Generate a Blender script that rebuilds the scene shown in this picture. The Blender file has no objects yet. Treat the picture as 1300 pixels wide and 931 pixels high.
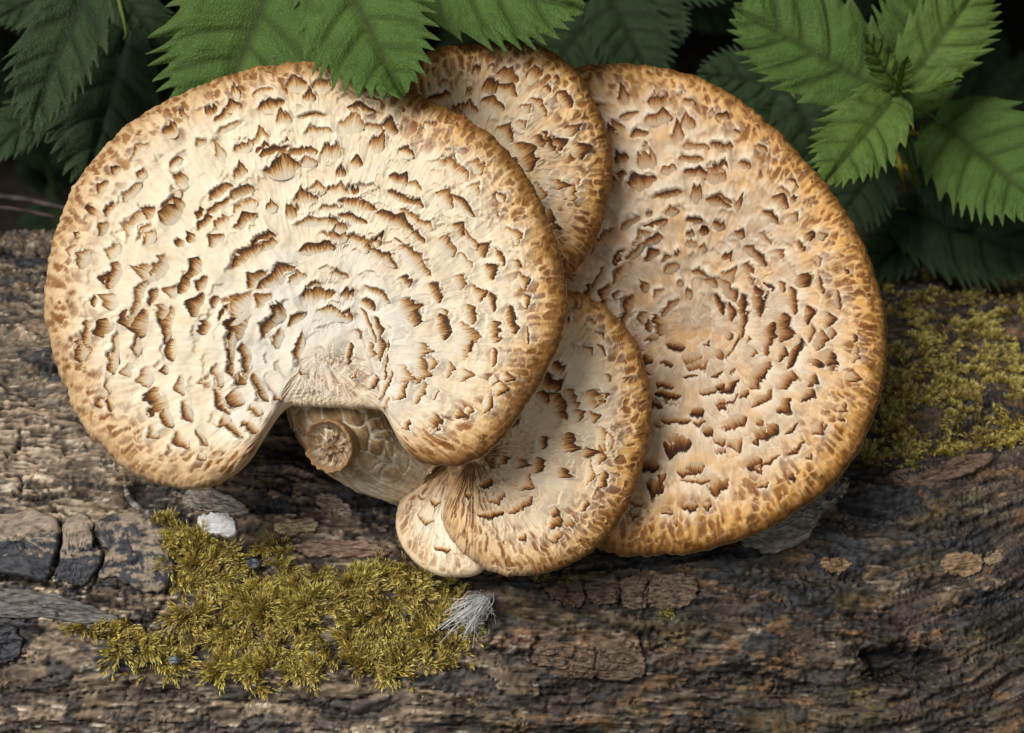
import bpy, math, random
import numpy as np
from mathutils import Vector, Matrix

random.seed(7)
rng = np.random.default_rng(7)
scene = bpy.context.scene
col = scene.collection

# ------------------------------------------------------------------ camera
PITCH = math.radians(50)
PX = 0.0004                      # metres per photo pixel on the focus plane
DIST = 1.23                      # camera to focus plane
RIGHT = np.array([1.0, 0, 0])
UP = np.array([0, math.sin(PITCH), math.cos(PITCH)])
TOCAM = np.array([0, -math.cos(PITCH), math.sin(PITCH)])
LOG_R = 0.26
AXIS_Y, AXIS_D = 846, -0.318     # photo row and depth of the log axis at mid frame
LOG_Z = 0.235

def _rel(px, py, d):
    k = PX * (DIST - d) / DIST
    return RIGHT * ((px - 650) * k) + UP * (-(py - 465.5) * k) + TOCAM * d
C0 = np.array([0, 0, LOG_Z]) - _rel(650, AXIS_Y, AXIS_D)
CAM = C0 + TOCAM * DIST

def pt(px, py, d=0.0):
    """photo pixel + depth (metres towards the camera from the focus plane) -> world"""
    return C0 + _rel(px, py, d)

def to_px(p):
    q = p - C0
    d = q @ TOCAM
    k = PX * (DIST - d) / DIST
    return 650 + (q @ RIGHT) / k, 465.5 - (q @ UP) / k

cam_d = bpy.data.cameras.new('camera')
cam = bpy.data.objects.new('camera', cam_d)
col.objects.link(cam)
cam.location = CAM
cam.rotation_euler = (math.pi / 2 - PITCH, 0, 0)
cam_d.sensor_width = 36
cam_d.lens = 36 * DIST / (1300 * PX)
cam_d.clip_start = 0.05
cam_d.clip_end = 500
cam_d.dof.use_dof = True
cam_d.dof.focus_distance = DIST + 0.02
cam_d.dof.aperture_fstop = 9.0
scene.camera = cam

# ------------------------------------------------------------------ light
SUN_DIR = Vector((-0.50, -0.14, 0.90)).normalized()      # towards the sun
world = bpy.data.worlds.new('World')
scene.world = world
world.use_nodes = True
wn = world.node_tree
bg = wn.nodes['Background']
sky = wn.nodes.new('ShaderNodeTexSky')
sky.sky_type = 'NISHITA'
sky.sun_disc = False
sky.sun_elevation = math.asin(SUN_DIR.z)
sky.sun_rotation = math.atan2(SUN_DIR.x, SUN_DIR.y)
sky.dust_density = 4.0
sky.air_density = 1.0
sky.ozone_density = 1.0
hs = wn.nodes.new('ShaderNodeHueSaturation')
hs.inputs['Saturation'].default_value = 0.15           # hazy white overcast
wn.links.new(sky.outputs[0], hs.inputs['Color'])
wn.links.new(hs.outputs[0], bg.inputs['Color'])
bg.inputs['Strength'].default_value = 0.05
sun_d = bpy.data.lights.new('sun', 'SUN')
sun = bpy.data.objects.new('sun', sun_d)
col.objects.link(sun)
sun_d.energy = 2.0
sun_d.angle = math.radians(32)
sun_d.color = (1.0, 0.975, 0.93)
sun.rotation_euler = SUN_DIR.to_track_quat('Z', 'Y').to_euler()
scene.view_settings.view_transform = 'Standard'
scene.view_settings.look = 'None'
scene.view_settings.gamma = 1
scene.view_settings.use_curve_mapping = False
scene.view_settings.exposure = 0.66
scene.render.engine = 'CYCLES'

# ------------------------------------------------------------------ numpy noise
def _hash(ix, iy, seed):
    h = (ix.astype(np.int64) * 374761393 + iy.astype(np.int64) * 668265263 + seed * 1442695041) & 0xFFFFFFFF
    h = ((h ^ (h >> 13)) * 1274126177) & 0xFFFFFFFF
    h = h ^ (h >> 16)
    return h

def rnd(ix, iy, seed):
    return (_hash(ix, iy, seed) & 0xFFFFFF) / float(0xFFFFFF)

def perlin(x, y, seed=0):
    x = np.asarray(x, float); y = np.asarray(y, float)
    x, y = np.broadcast_arrays(x, y)
    ix = np.floor(x).astype(np.int64); iy = np.floor(y).astype(np.int64)
    fx = x - ix; fy = y - iy
    u = fx * fx * fx * (fx * (fx * 6 - 15) + 10)
    v = fy * fy * fy * (fy * (fy * 6 - 15) + 10)
    def g(dx, dy):
        a = rnd(ix + dx, iy + dy, seed) * 6.2831853
        return np.cos(a) * (fx - dx) + np.sin(a) * (fy - dy)
    n0 = g(0, 0) * (1 - u) + g(1, 0) * u
    n1 = g(0, 1) * (1 - u) + g(1, 1) * u
    return (n0 * (1 - v) + n1 * v) * 1.5

def fbm(x, y, oct=4, seed=0, gain=0.5):
    t = 0; a = 1; f = 1
    for o in range(oct):
        t = t + a * perlin(x * f, y * f, seed + o * 17)
        a *= gain; f *= 2.03
    return t

def voronoi(x, y, seed=0, jit=0.9):
    """returns F1, F2, cell random, local dx, dy to the nearest point"""
    ix = np.floor(x).astype(np.int64); iy = np.floor(y).astype(np.int64)
    f1 = np.full(x.shape, 9.0); f2 = np.full(x.shape, 9.0)
    cr = np.zeros(x.shape); ddx = np.zeros(x.shape); ddy = np.zeros(x.shape)
    for dx in (-1, 0, 1):
        for dy in (-1, 0, 1):
            jx = ix + dx; jy = iy + dy
            cx = jx + 0.5 + (rnd(jx, jy, seed) - 0.5) * jit
            cy = jy + 0.5 + (rnd(jx, jy, seed + 5) - 0.5) * jit
            ex = x - cx; ey = y - cy
            d = np.sqrt(ex * ex + ey * ey)
            near = d < f1
            f2 = np.where(near, f1, np.minimum(f2, d))
            cr = np.where(near, rnd(jx, jy, seed + 9), cr)
            ddx = np.where(near, ex, ddx); ddy = np.where(near, ey, ddy)
            f1 = np.where(near, d, f1)
    return f1, f2, cr, ddx, ddy

def sstep(a, b, x):
    t = np.clip((x - a) / (b - a), 0, 1)
    return t * t * (3 - 2 * t)

def mixc(c0, c1, t):
    c0 = np.asarray(c0, float); c1 = np.asarray(c1, float)
    t = np.asarray(t)[..., None]
    return c0 * (1 - t) + c1 * t

def srgb(r, g, b):
    c = np.array([r, g, b]) / 255.0
    return np.where(c <= 0.04045, c / 12.92, ((c + 0.055) / 1.055) ** 2.4)

def inside_poly(x, y, poly):
    poly = np.asarray(poly, float)
    r = np.zeros(np.shape(x), bool)
    n = len(poly)
    for i in range(n):
        x0, y0 = poly[i]; x1, y1 = poly[(i + 1) % n]
        if y0 == y1:
            continue
        c = ((y0 > y) != (y1 > y)) & (x < (x1 - x0) * (y - y0) / (y1 - y0) + x0)
        r ^= c
    return r

# ------------------------------------------------------------------ mesh helpers
def mesh_from(name, verts, faces, colr=None, uv=None, smooth=True):
    verts = np.ascontiguousarray(verts, np.float32)
    me = bpy.data.meshes.new(name)
    faces = np.asarray(faces)
    nf, k = faces.shape
    me.vertices.add(len(verts))
    me.vertices.foreach_set('co', verts.ravel())
    me.loops.add(nf * k)
    me.loops.foreach_set('vertex_index', faces.astype(np.int32).ravel())
    me.polygons.add(nf)
    me.polygons.foreach_set('loop_start', np.arange(0, nf * k, k, dtype=np.int32))
    me.polygons.foreach_set('use_smooth', np.full(nf, smooth))
    if colr is not None:
        ca = me.color_attributes.new('Col', 'FLOAT_COLOR', 'POINT')
        c4 = np.ones((len(verts), 4), np.float32)
        c4[:, :colr.shape[1]] = colr
        ca.data.foreach_set('color', c4.ravel())
    if uv is not None:
        ul = me.uv_layers.new(name='UVMap')
        ul.data.foreach_set('uv', np.ascontiguousarray(uv[faces.ravel()], np.float32).ravel())
    me.update(calc_edges=True)
    me.validate()
    return me

def grid_faces(nr, nc, wrap=False):
    """quads of an nr x nc vertex grid (row-major); wrap closes the columns"""
    cc = nc if wrap else nc - 1
    r = np.arange(nr - 1)[:, None]; c = np.arange(cc)[None, :]
    c2 = (c + 1) % nc
    f = np.stack([r * nc + c, r * nc + c2, (r + 1) * nc + c2, (r + 1) * nc + c], -1)
    return f.reshape(-1, 4)

def add(name, me, mat, parent=None):
    o = bpy.data.objects.new(name, me)
    col.objects.link(o)
    if mat is not None and len(me.materials) == 0:
        me.materials.append(mat)
    if parent is not None:
        o.parent = parent
    return o

def thing(name, label, cat, loc, group=None):
    o = bpy.data.objects.new(name, None)
    col.objects.link(o)
    o.location = loc
    o.empty_display_size = 0.02
    return tag(o, label, cat, group)

def tag(o, label, cat=None, group=None, kind=None):
    o['label'] = label
    if cat: o['category'] = cat
    if group: o['group'] = group
    if kind: o['kind'] = kind
    return o

def tube(pts, radii, seg=8, twist=0.0, cap=True):
    """verts, faces of a tapered tube along world points"""
    pts = np.asarray(pts, float); n = len(pts)
    radii = np.broadcast_to(np.asarray(radii, float), (n,))
    tan = np.gradient(pts, axis=0)
    tan /= np.linalg.norm(tan, axis=1)[:, None] + 1e-12
    ref = np.array([0.13, 0.31, 0.94])
    if abs(tan[0] @ ref) > 0.95: ref = np.array([1.0, 0.1, 0])
    V = []
    a = np.arange(seg) / seg * 2 * math.pi
    for i in range(n):
        e1 = np.cross(tan[i], ref); e1 /= np.linalg.norm(e1)
        e2 = np.cross(e1, tan[i]); ref = e2
        V.append(pts[i] + radii[i] * (np.cos(a)[:, None] * e1 + np.sin(a)[:, None] * e2))
    return np.concatenate(V), grid_faces(n, seg, True)

def smooth_path(ctrl, n):
    ctrl = np.asarray(ctrl, float)
    m = len(ctrl)
    P = np.vstack([2 * ctrl[0] - ctrl[1], ctrl, 2 * ctrl[-1] - ctrl[-2]])
    t = np.linspace(0, m - 1, n); i = np.clip(np.floor(t).astype(int), 0, m - 2); f = (t - i)[:, None]
    p0, p1, p2, p3 = P[i], P[i + 1], P[i + 2], P[i + 3]
    return 0.5 * (2 * p1 + (p2 - p0) * f + (2 * p0 - 5 * p1 + 4 * p2 - p3) * f ** 2 + (3 * p1 - p0 - 3 * p2 + p3) * f ** 3)

def closed_path(ctrl, n):
    ctrl = np.asarray(ctrl, float); m = len(ctrl)
    t = np.arange(n) / n * m; i = np.floor(t).astype(int); f = (t - i)[:, None]
    p0, p1, p2, p3 = ctrl[(i - 1) % m], ctrl[i % m], ctrl[(i + 1) % m], ctrl[(i + 2) % m]
    return 0.5 * (2 * p1 + (p2 - p0) * f + (2 * p0 - 5 * p1 + 4 * p2 - p3) * f ** 2 + (3 * p1 - p0 - 3 * p2 + p3) * f ** 3)

# ------------------------------------------------------------------ materials
def new_mat(name):
    m = bpy.data.materials.new(name)
    m.use_nodes = True
    nt = m.node_tree
    b = nt.nodes['Principled BSDF']
    return m, nt, b

def nd(nt, t, **kw):
    n = nt.nodes.new(t)
    for k, v in kw.items():
        if k in n.inputs: n.inputs[k].default_value = v
        else: setattr(n, k, v)
    return n

def color_mat(name, rough=0.8, bump=0.3, bscale=900, bdist=0.0006, vary=0.18, vscale=260, sss=0.0, stretch=None, spec=0.25):
    """vertex colour x fine noise, with fine noise relief"""
    m, nt, b = new_mat(name)
    L = nt.links.new
    at = nd(nt, 'ShaderNodeVertexColor'); at.layer_name = 'Col'
    tc = nd(nt, 'ShaderNodeTexCoord')
    src = tc.outputs['Object']
    if stretch:
        mp = nd(nt, 'ShaderNodeMapping'); mp.inputs['Scale'].default_value = stretch
        L(src, mp.inputs['Vector']); src = mp.outputs[0]
    n1 = nd(nt, 'ShaderNodeTexNoise', Scale=vscale, Detail=5.0, Roughness=0.6)
    L(src, n1.inputs['Vector'])
    mr = nd(nt, 'ShaderNodeMapRange'); mr.inputs[1].default_value = 0.3; mr.inputs[2].default_value = 0.7
    mr.inputs[3].default_value = 1 - vary; mr.inputs[4].default_value = 1 + vary
    L(n1.outputs['Fac'], mr.inputs[0])
    mx = nd(nt, 'ShaderNodeMix', data_type='RGBA', blend_type='MULTIPLY')
    mx.inputs[0].default_value = 1
    L(at.outputs['Color'], mx.inputs[6]); L(mr.outputs[0], mx.inputs[7])
    L(mx.outputs[2], b.inputs['Base Color'])
    n2 = nd(nt, 'ShaderNodeTexNoise', Scale=bscale, Detail=4.0, Roughness=0.65)
    L(src, n2.inputs['Vector'])
    bp = nd(nt, 'ShaderNodeBump', Strength=bump, Distance=bdist)
    L(n2.outputs['Fac'], bp.inputs['Height']); L(bp.outputs[0], b.inputs['Normal'])
    b.inputs['Roughness'].default_value = rough
    b.inputs['Specular IOR Level'].default_value = spec
    if sss:
        b.inputs['Subsurface Weight'].default_value = sss
        b.inputs['Subsurface Radius'].default_value = (1.0, 0.6, 0.3)
        b.inputs['Subsurface Scale'].default_value = 0.002
    return m

def cap_mat():
    """vertex colour plus fine radial fibres in the cap's polar UV"""
    m, nt, b = new_mat('fungus_skin')
    L = nt.links.new
    at = nd(nt, 'ShaderNodeVertexColor'); at.layer_name = 'Col'
    uv = nd(nt, 'ShaderNodeUVMap'); uv.uv_map = 'UVMap'
    mp = nd(nt, 'ShaderNodeMapping'); mp.inputs['Scale'].default_value = (0.45, 0.035, 1)
    L(uv.outputs[0], mp.inputs['Vector'])
    n1 = nd(nt, 'ShaderNodeTexNoise', Scale=1.0, Detail=4.0, Roughness=0.6)
    L(mp.outputs[0], n1.inputs['Vector'])
    mr = nd(nt, 'ShaderNodeMapRange'); mr.inputs[1].default_value = 0.3; mr.inputs[2].default_value = 0.7
    mr.inputs[3].default_value = 0.90; mr.inputs[4].default_value = 1.05
    L(n1.outputs['Fac'], mr.inputs[0])
    mx = nd(nt, 'ShaderNodeMix', data_type='RGBA', blend_type='MULTIPLY'); mx.inputs[0].default_value = 1
    L(at.outputs['Color'], mx.inputs[6]); L(mr.outputs[0], mx.inputs[7])
    L(mx.outputs[2], b.inputs['Base Color'])
    tc = nd(nt, 'ShaderNodeTexCoord')
    n2 = nd(nt, 'ShaderNodeTexNoise', Scale=700.0, Detail=3.0)
    L(tc.outputs['Object'], n2.inputs['Vector'])
    ad = nd(nt, 'ShaderNodeMath', operation='ADD')
    L(n1.outputs['Fac'], ad.inputs[0]); L(n2.outputs['Fac'], ad.inputs[1])
    bp = nd(nt, 'ShaderNodeBump', Strength=0.22, Distance=0.0006)
    L(ad.outputs[0], bp.inputs['Height']); L(bp.outputs[0], b.inputs['Normal'])
    b.inputs['Roughness'].default_value = 0.62
    b.inputs['Specular IOR Level'].default_value = 0.25
    b.inputs['Subsurface Weight'].default_value = 0.0
    return m

def scale_mat():
    """torn scale: cap colour at its root (object colour), dark brown fibres towards its free edge (UV y)"""
    m, nt, b = new_mat('fungus_scale')
    L = nt.links.new
    uv = nd(nt, 'ShaderNodeUVMap'); uv.uv_map = 'UVMap'
    oi = nd(nt, 'ShaderNodeObjectInfo')
    sp = nd(nt, 'ShaderNodeSeparateXYZ'); L(uv.outputs[0], sp.inputs[0])
    cb = nd(nt, 'ShaderNodeCombineXYZ')
    mu = nd(nt, 'ShaderNodeMath', operation='MULTIPLY'); mu.inputs[1].default_value = 7.0
    L(sp.outputs[0], mu.inputs[0]); L(mu.outputs[0], cb.inputs[0])
    L(sp.outputs[1], cb.inputs[1])
    rz = nd(nt, 'ShaderNodeMath', operation='MULTIPLY'); rz.inputs[1].default_value = 50.0
    L(oi.outputs['Random'], rz.inputs[0]); L(rz.outputs[0], cb.inputs[2])
    n1 = nd(nt, 'ShaderNodeTexNoise', Scale=1.6, Detail=4.0, Roughness=0.65)
    L(cb.outputs[0], n1.inputs['Vector'])
    # brown = f + (noise-.5)*1.1 + per-object offset
    s1 = nd(nt, 'ShaderNodeMath', operation='MULTIPLY_ADD'); s1.inputs[1].default_value = 1.1; s1.inputs[2].default_value = -0.55
    L(n1.outputs['Fac'], s1.inputs[0])
    s2 = nd(nt, 'ShaderNodeMath', operation='ADD'); L(s1.outputs[0], s2.inputs[0]); L(sp.outputs[1], s2.inputs[1])
    s3 = nd(nt, 'ShaderNodeMath', operation='MULTIPLY_ADD'); s3.inputs[1].default_value = 0.45; s3.inputs[2].default_value = -0.22
    L(oi.outputs['Random'], s3.inputs[0])
    s4 = nd(nt, 'ShaderNodeMath', operation='ADD'); L(s2.outputs[0], s4.inputs[0]); L(s3.outputs[0], s4.inputs[1])
    rp = nd(nt, 'ShaderNodeValToRGB')
    e = rp.color_ramp.elements
    e[0].position = 0.22; e[0].color = (1, 1, 1, 1)
    e[1].position = 1.15; e[1].color = (0.09, 0.042, 0.02, 1)
    for p, c in ((0.48, (0.86, 0.74, 0.58)), (0.68, (0.56, 0.33, 0.14)), (0.86, (0.29, 0.125, 0.034))):
        x = e.new(p); x.color = (*c, 1)
    L(s4.outputs[0], rp.inputs[0])
    mx = nd(nt, 'ShaderNodeMix', data_type='RGBA', blend_type='MULTIPLY'); mx.inputs[0].default_value = 1
    L(oi.outputs['Color'], mx.inputs[6]); L(rp.outputs[0], mx.inputs[7])
    L(mx.outputs[2], b.inputs['Base Color'])
    bp = nd(nt, 'ShaderNodeBump', Strength=0.5, Distance=0.0007)
    L(n1.outputs['Fac'], bp.inputs['Height']); L(bp.outputs[0], b.inputs['Normal'])
    b.inputs['Roughness'].default_value = 0.7
    b.inputs['Specular IOR Level'].default_value = 0.2
    return m

def leaf_mat(name, tint, sat_noise=0.25):
    """vein map in Col.r, edge in Col.g; quilted fine relief in leaf UV"""
    m, nt, b = new_mat(name)
    L = nt.links.new
    at = nd(nt, 'ShaderNodeVertexColor'); at.layer_name = 'Col'
    sp = nd(nt, 'ShaderNodeSeparateColor'); L(at.outputs['Color'], sp.inputs[0])
    uv = nd(nt, 'ShaderNodeUVMap'); uv.uv_map = 'UVMap'
    oi = nd(nt, 'ShaderNodeObjectInfo')
    vo = nd(nt, 'ShaderNodeTexVoronoi', Scale=58.0); vo.feature = 'DISTANCE_TO_EDGE'
    nz = nd(nt, 'ShaderNodeTexNoise', Scale=5.0, Detail=4.0)
    L(uv.outputs[0], nz.inputs['Vector'])
    wv = nd(nt, 'ShaderNodeMix', data_type='VECTOR'); wv.inputs[0].default_value = 0.06
    L(uv.outputs[0], wv.inputs[4]); L(nz.outputs['Color'], wv.inputs[5])
    L(wv.outputs[1], vo.inputs['Vector'])
    vr = nd(nt, 'ShaderNodeMapRange'); vr.inputs[1].default_value = 0.0; vr.inputs[2].default_value = 0.22
    L(vo.outputs['Distance'], vr.inputs[0])
    ramp = nd(nt, 'ShaderNodeValToRGB')
    t = np.array(tint)
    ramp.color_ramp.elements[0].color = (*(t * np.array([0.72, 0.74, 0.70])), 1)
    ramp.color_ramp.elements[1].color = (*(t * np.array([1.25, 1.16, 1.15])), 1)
    n3 = nd(nt, 'ShaderNodeTexNoise', Scale=3.0, Detail=5.0, Roughness=0.6); L(uv.outputs[0], n3.inputs['Vector'])
    ad = nd(nt, 'ShaderNodeMath', operation='MULTIPLY_ADD'); ad.inputs[1].default_value = 0.22
    L(vr.outputs[0], ad.inputs[0])
    sc_ = nd(nt, 'ShaderNodeMath', operation='MULTIPLY_ADD'); sc_.inputs[1].default_value = 1.6; sc_.inputs[2].default_value = -0.42
    L(n3.outputs['Fac'], sc_.inputs[0]); L(sc_.outputs[0], ad.inputs[2])
    L(ad.outputs[0], ramp.inputs[0])
    # veins: a little yellower and darker
    mv = nd(nt, 'ShaderNodeMix', data_type='RGBA')
    mv.inputs[7].default_value = (*(t * np.array([0.50, 0.46, 0.40])), 1)
    vf = nd(nt, 'ShaderNodeMath', operation='MULTIPLY'); vf.inputs[1].default_value = 1.0
    L(sp.outputs[0], vf.inputs[0]); L(vf.outputs[0], mv.inputs[0])
    L(ramp.outputs[0], mv.inputs[6])
    # purplish dry tooth tips
    me_ = nd(nt, 'ShaderNodeMix', data_type='RGBA')
    me_.inputs[7].default_value = (*(t * 0.6 + np.array([0.05, 0.045, 0.03])), 1)
    L(sp.outputs[1], me_.inputs[0]); L(mv.outputs[2], me_.inputs[6])
    ns = nd(nt, 'ShaderNodeTexNoise', Scale=17.0, Detail=2.0); L(uv.outputs[0], ns.inputs['Vector'])
    sr = nd(nt, 'ShaderNodeMapRange'); sr.inputs[1].default_value = .735; sr.inputs[2].default_value = .765; L(ns.outputs['Fac'], sr.inputs[0])
    ms_ = nd(nt, 'ShaderNodeMix', data_type='RGBA'); ms_.inputs[7].default_value = (.03, .022, .01, 1)
    L(sr.outputs[0], ms_.inputs[0]); L(me_.outputs[2], ms_.inputs[6]); L(ms_.outputs[2], b.inputs['Base Color'])
    vo2 = nd(nt, 'ShaderNodeTexVoronoi', Scale=21.0); vo2.feature = 'SMOOTH_F1'
    L(wv.outputs[1], vo2.inputs['Vector'])
    hs2 = nd(nt, 'ShaderNodeMath', operation='MULTIPLY_ADD'); hs2.inputs[1].default_value = -1.6
    L(vo2.outputs['Distance'], hs2.inputs[0]); L(vr.outputs[0], hs2.inputs[2])
    bp = nd(nt, 'ShaderNodeBump', Strength=0.42, Distance=0.0008)
    L(hs2.outputs[0], bp.inputs['Height']); L(bp.outputs[0], b.inputs['Normal'])
    b.inputs['Roughness'].default_value = 0.62
    b.inputs['Specular IOR Level'].default_value = 0.22
    tr = nd(nt, 'ShaderNodeBsdfTranslucent'); tr.inputs['Color'].default_value = (*(t * np.array([1.4, 1.5, 0.6])), 1)
    ms = nd(nt, 'ShaderNodeMixShader'); ms.inputs[0].default_value = 0.15
    out = nt.nodes['Material Output']
    L(b.outputs[0], ms.inputs[1]); L(tr.outputs[0], ms.inputs[2]); L(ms.outputs[0], out.inputs['Surface'])
    return m

M = {
    'cap': cap_mat(), 'scale': scale_mat(),
    'stalk': color_mat('fungus_stalk', rough=0.75, bump=0.5, bscale=420, bdist=0.001, vary=0.22, vscale=300),
    'wood': color_mat('weathered_wood', rough=0.58, bump=0.6, bscale=420, bdist=0.0016, vary=0.34, vscale=330, stretch=(0.35, 1, 1), spec=0.3),
    'bark': color_mat('old_bark', rough=0.6, bump=0.6, bscale=500, bdist=0.0012, vary=0.3, vscale=380, stretch=(0.5, 1, 1), spec=0.35),
    'moss': color_mat('golden_moss', rough=0.6, bump=0.0, vary=0.2, vscale=120),
    'leaf': leaf_mat('nettle_leaf', (0.072, 0.142, 0.028)),
    'leaf_young': leaf_mat('nettle_leaf_young', (0.096, 0.172, 0.033)),
    'leaf_shade': leaf_mat('nettle_leaf_shaded', (0.028, 0.058, 0.020)),  # same nettle leaf, undergrowth shade put into a darker colour
    'stem': color_mat('nettle_stem', rough=0.6, bump=0.2, vary=0.2),
    'plain': color_mat('plain_vertex', rough=0.7, bump=0.3, vary=0.12),
    'soil': color_mat('dark_soil', rough=0.9, bump=0.8, bscale=160, bdist=0.004, vary=0.5, vscale=60),
}

# ------------------------------------------------------------------ ground
gx = np.concatenate([[-60, -20, -6, -2], np.linspace(-1.2, 1.2, 90), [2, 6, 20, 60]])
gy = np.concatenate([[-60, -20, -6, -2], np.linspace(-1.2, 1.6, 100), [3, 8, 20, 60]])
GX, GY = np.meshgrid(gx, gy)
near = np.exp(-(GX ** 2 + GY ** 2) / 6)
GZ = (0.02 * fbm(GX * 5, GY * 5, 4, 3) + 0.008 * fbm(GX * 30, GY * 30, 3, 4)) * near
gc = mixc((0.022, 0.016, 0.010), (0.045, 0.034, 0.020), sstep(-0.4, 0.5, fbm(GX * 7, GY * 7, 4, 8)))
me = mesh_from('ground', np.stack([GX, GY, GZ], -1).reshape(-1, 3), grid_faces(len(gy), len(gx)), gc.reshape(-1, 3))
g = add('ground', me, M['soil']); tag(g, 'dark bare soil under the nettles and log', kind='structure')

# ------------------------------------------------------------------ log
LA0 = np.array([0, 0, LOG_Z])
_ax = RIGHT + UP * (-0.052) + TOCAM * (-0.05)
LAX = _ax / np.linalg.norm(_ax)
LE1 = TOCAM - LAX * (TOCAM @ LAX); LE1 /= np.linalg.norm(LE1)     # towards the camera
LE2 = np.cross(LE1, LAX)                                          # up the picture
if LE2 @ UP < 0: LE2 = -LE2

DARK_BLOBS = [   # px, py, rx, ry, amount: slate or blackened wood
    (40, 705, 60, 26, .9), (100, 720, 26, 22, .8), (190, 690, 40, 40, .6), (230, 655, 22, 20, .5), (60, 765, 90, 16, .55), (15, 800, 40, 26, .9),
    (300, 650, 90, 14, .5), (350, 600, 60, 30, .5), (480, 640, 60, 14, .8), (480, 660, 90, 12, .55), (420, 610, 90, 12, .6),
    (60, 470, 30, 24, .8), (35, 330, 40, 14, .6), (25, 380, 40, 10, .4), (1020, 720, 90, 55, .55), (1120, 640, 70, 28, .8), (1180, 690, 110, 24, .55),
    (1010, 780, 70, 26, .5), (1280, 780, 70, 26, .8), (1150, 838, 70, 16, 1.), (760, 760, 50, 14, .7), (880, 715, 160, 16, .55), (600, 740, 60, 14, .6),
    (1130, 605, 60, 14, .7), (980, 820, 40, 14, .5), (860, 770, 90, 18, .4), (150, 830, 80, 16, .5), (1120, 380, 60, 14, .5)]
PALE_BLOBS = [   # pale grey-tan bare wood
    (40, 560, 70, 60, .7), (90, 640, 80, 22, .6), (20, 620, 50, 20, .5), (150, 590, 40, 40, .4), (260, 640, 60, 14, .7), (420, 690, 80, 14, .8), (420, 720, 90, 10, .4),
    (170, 710, 40, 22, .5), (60, 745, 70, 8, .6), (90, 790, 70, 10, .4), (1020, 650, 40, 24, .7), (1220, 715, 34, 14, .9), (940, 810, 60, 22, .5), (1050, 815, 80, 18, .35),
    (1060, 715, 26, 10, .6), (1130, 740, 40, 18, .5), (840, 820, 110, 14, .5), (690, 810, 100, 20, .35), (20, 440, 50, 60, .35), (1250, 640, 60, 18, .4), (1230, 750, 60, 12, .4)]
RUST_BLOBS = [(1150, 610, 50, 14, .7), (1230, 595, 60, 12, .6), (770, 820, 120, 18, .5), (1120, 790, 70, 22, .5), (100, 760, 90, 14, .4), (1060, 730, 14, 14, .6), (650, 800, 60, 20, .4), (480, 640, 30, 6, .3)]
CRACKS = [  # photo polylines of open black splits: points, half width px
    ([(78, 662), (77, 690), (72, 715), (62, 740)], 1.8), ([(118, 665), (123, 690), (134, 700), (126, 725), (114, 748)], 1.7),
    ([(135, 700), (122, 697)], 1.2), ([(158, 716), (176, 718), (180, 708)], 1.2), ([(0, 732), (40, 738), (90, 748), (150, 770), (220, 788)], 2.0),
    ([(70, 790), (76, 776)], 1.0), ([(0, 765), (24, 754)], 1.2), ([(20, 628), (50, 634), (95, 658)], 1.6), ([(222, 700), (223, 735), (210, 752)], 1.6),
    ([(719, 735), (720, 760), (735, 770)], 1.4), ([(742, 738), (743, 758)], 1.2), ([(785, 735), (787, 765)], 1.4), ([(822, 740), (818, 770)], 1.2),
    ([(685, 812), (672, 834)], 1.6), ([(733, 822), (722, 845)], 1.3), ([(757, 825), (755, 850)], 1.3), ([(620, 826), (665, 832), (730, 838)], 2.2), ([(810, 808), (822, 828), (850, 815), (885, 828)], 1.2),
    ([(1080, 665), (1140, 668), (1200, 672), (1250, 655), (1300, 640)], 2.2), ([(1060, 640), (1120, 650), (1190, 690), (1240, 700)], 1.3), ([(1080, 610), (1140, 618), (1180, 608), (1230, 588)], 2.2),
    ([(0, 296), (60, 300), (100, 304)], 2.5), ([(0, 322), (50, 318)], 2.0), ([(24, 640), (28, 605)], 1.2), ([(0, 520), (40, 512), (80, 520)], 1.2), ([(10, 580), (30, 560), (26, 545)], 1.4),
    ([(390, 640), (430, 646), (500, 640)], 1.6), ([(1215, 770), (1260, 752), (1300, 745)], 1.6), ([(900, 700), (960, 705), (1000, 690)], 2.0), ([(690, 728), (760, 722), (830, 718), (900, 708)], 3.0)]

def log_uv(px, py):
    """photo pixel -> (x along axis, phi) on the bare cylinder"""
    px = np.asarray(px, float); py = np.asarray(py, float)
    d = (RIGHT * ((px - 650) * PX)[..., None] - UP * ((py - 465.5) * PX)[..., None] - TOCAM * DIST)
    o = CAM - LA0
    dp = d - (d @ LAX)[..., None] * LAX
    op = o - (o @ LAX) * LAX
    a = (dp * dp).sum(-1); b = 2 * (dp @ op); c = op @ op - LOG_R ** 2
    disc = b * b - 4 * a * c
    t = (-b - np.sqrt(np.maximum(disc, 0))) / (2 * a)
    p = o + d * t[..., None]
    return p @ LAX, np.arctan2(p @ LE2, p @ LE1), disc > 0

def log_base(x, phi):
    nrm = np.cos(phi)[..., None] * LE1 + np.sin(phi)[..., None] * LE2
    return LA0 + x[..., None] * LAX + LOG_R * nrm, nrm

def blob(px, py, L, wx, wy):
    t = np.zeros(px.shape)
    for (cx, cy, rx, ry, a) in L:
        q = ((px - cx + wx) / rx) ** 2 + ((py - cy + wy) / ry) ** 2
        t = np.maximum(t, a * sstep(1.5, 0.25, q))
    return t

def seg_dist(px, py, pts):
    d = np.full(px.shape, 1e9)
    for (x0, y0), (x1, y1) in zip(pts[:-1], pts[1:]):
        vx, vy = x1 - x0, y1 - y0
        t = np.clip(((px - x0) * vx + (py - y0) * vy) / (vx * vx + vy * vy), 0, 1)
        d = np.minimum(d, np.hypot(px - x0 - t * vx, py - y0 - t * vy))
    return d

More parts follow.
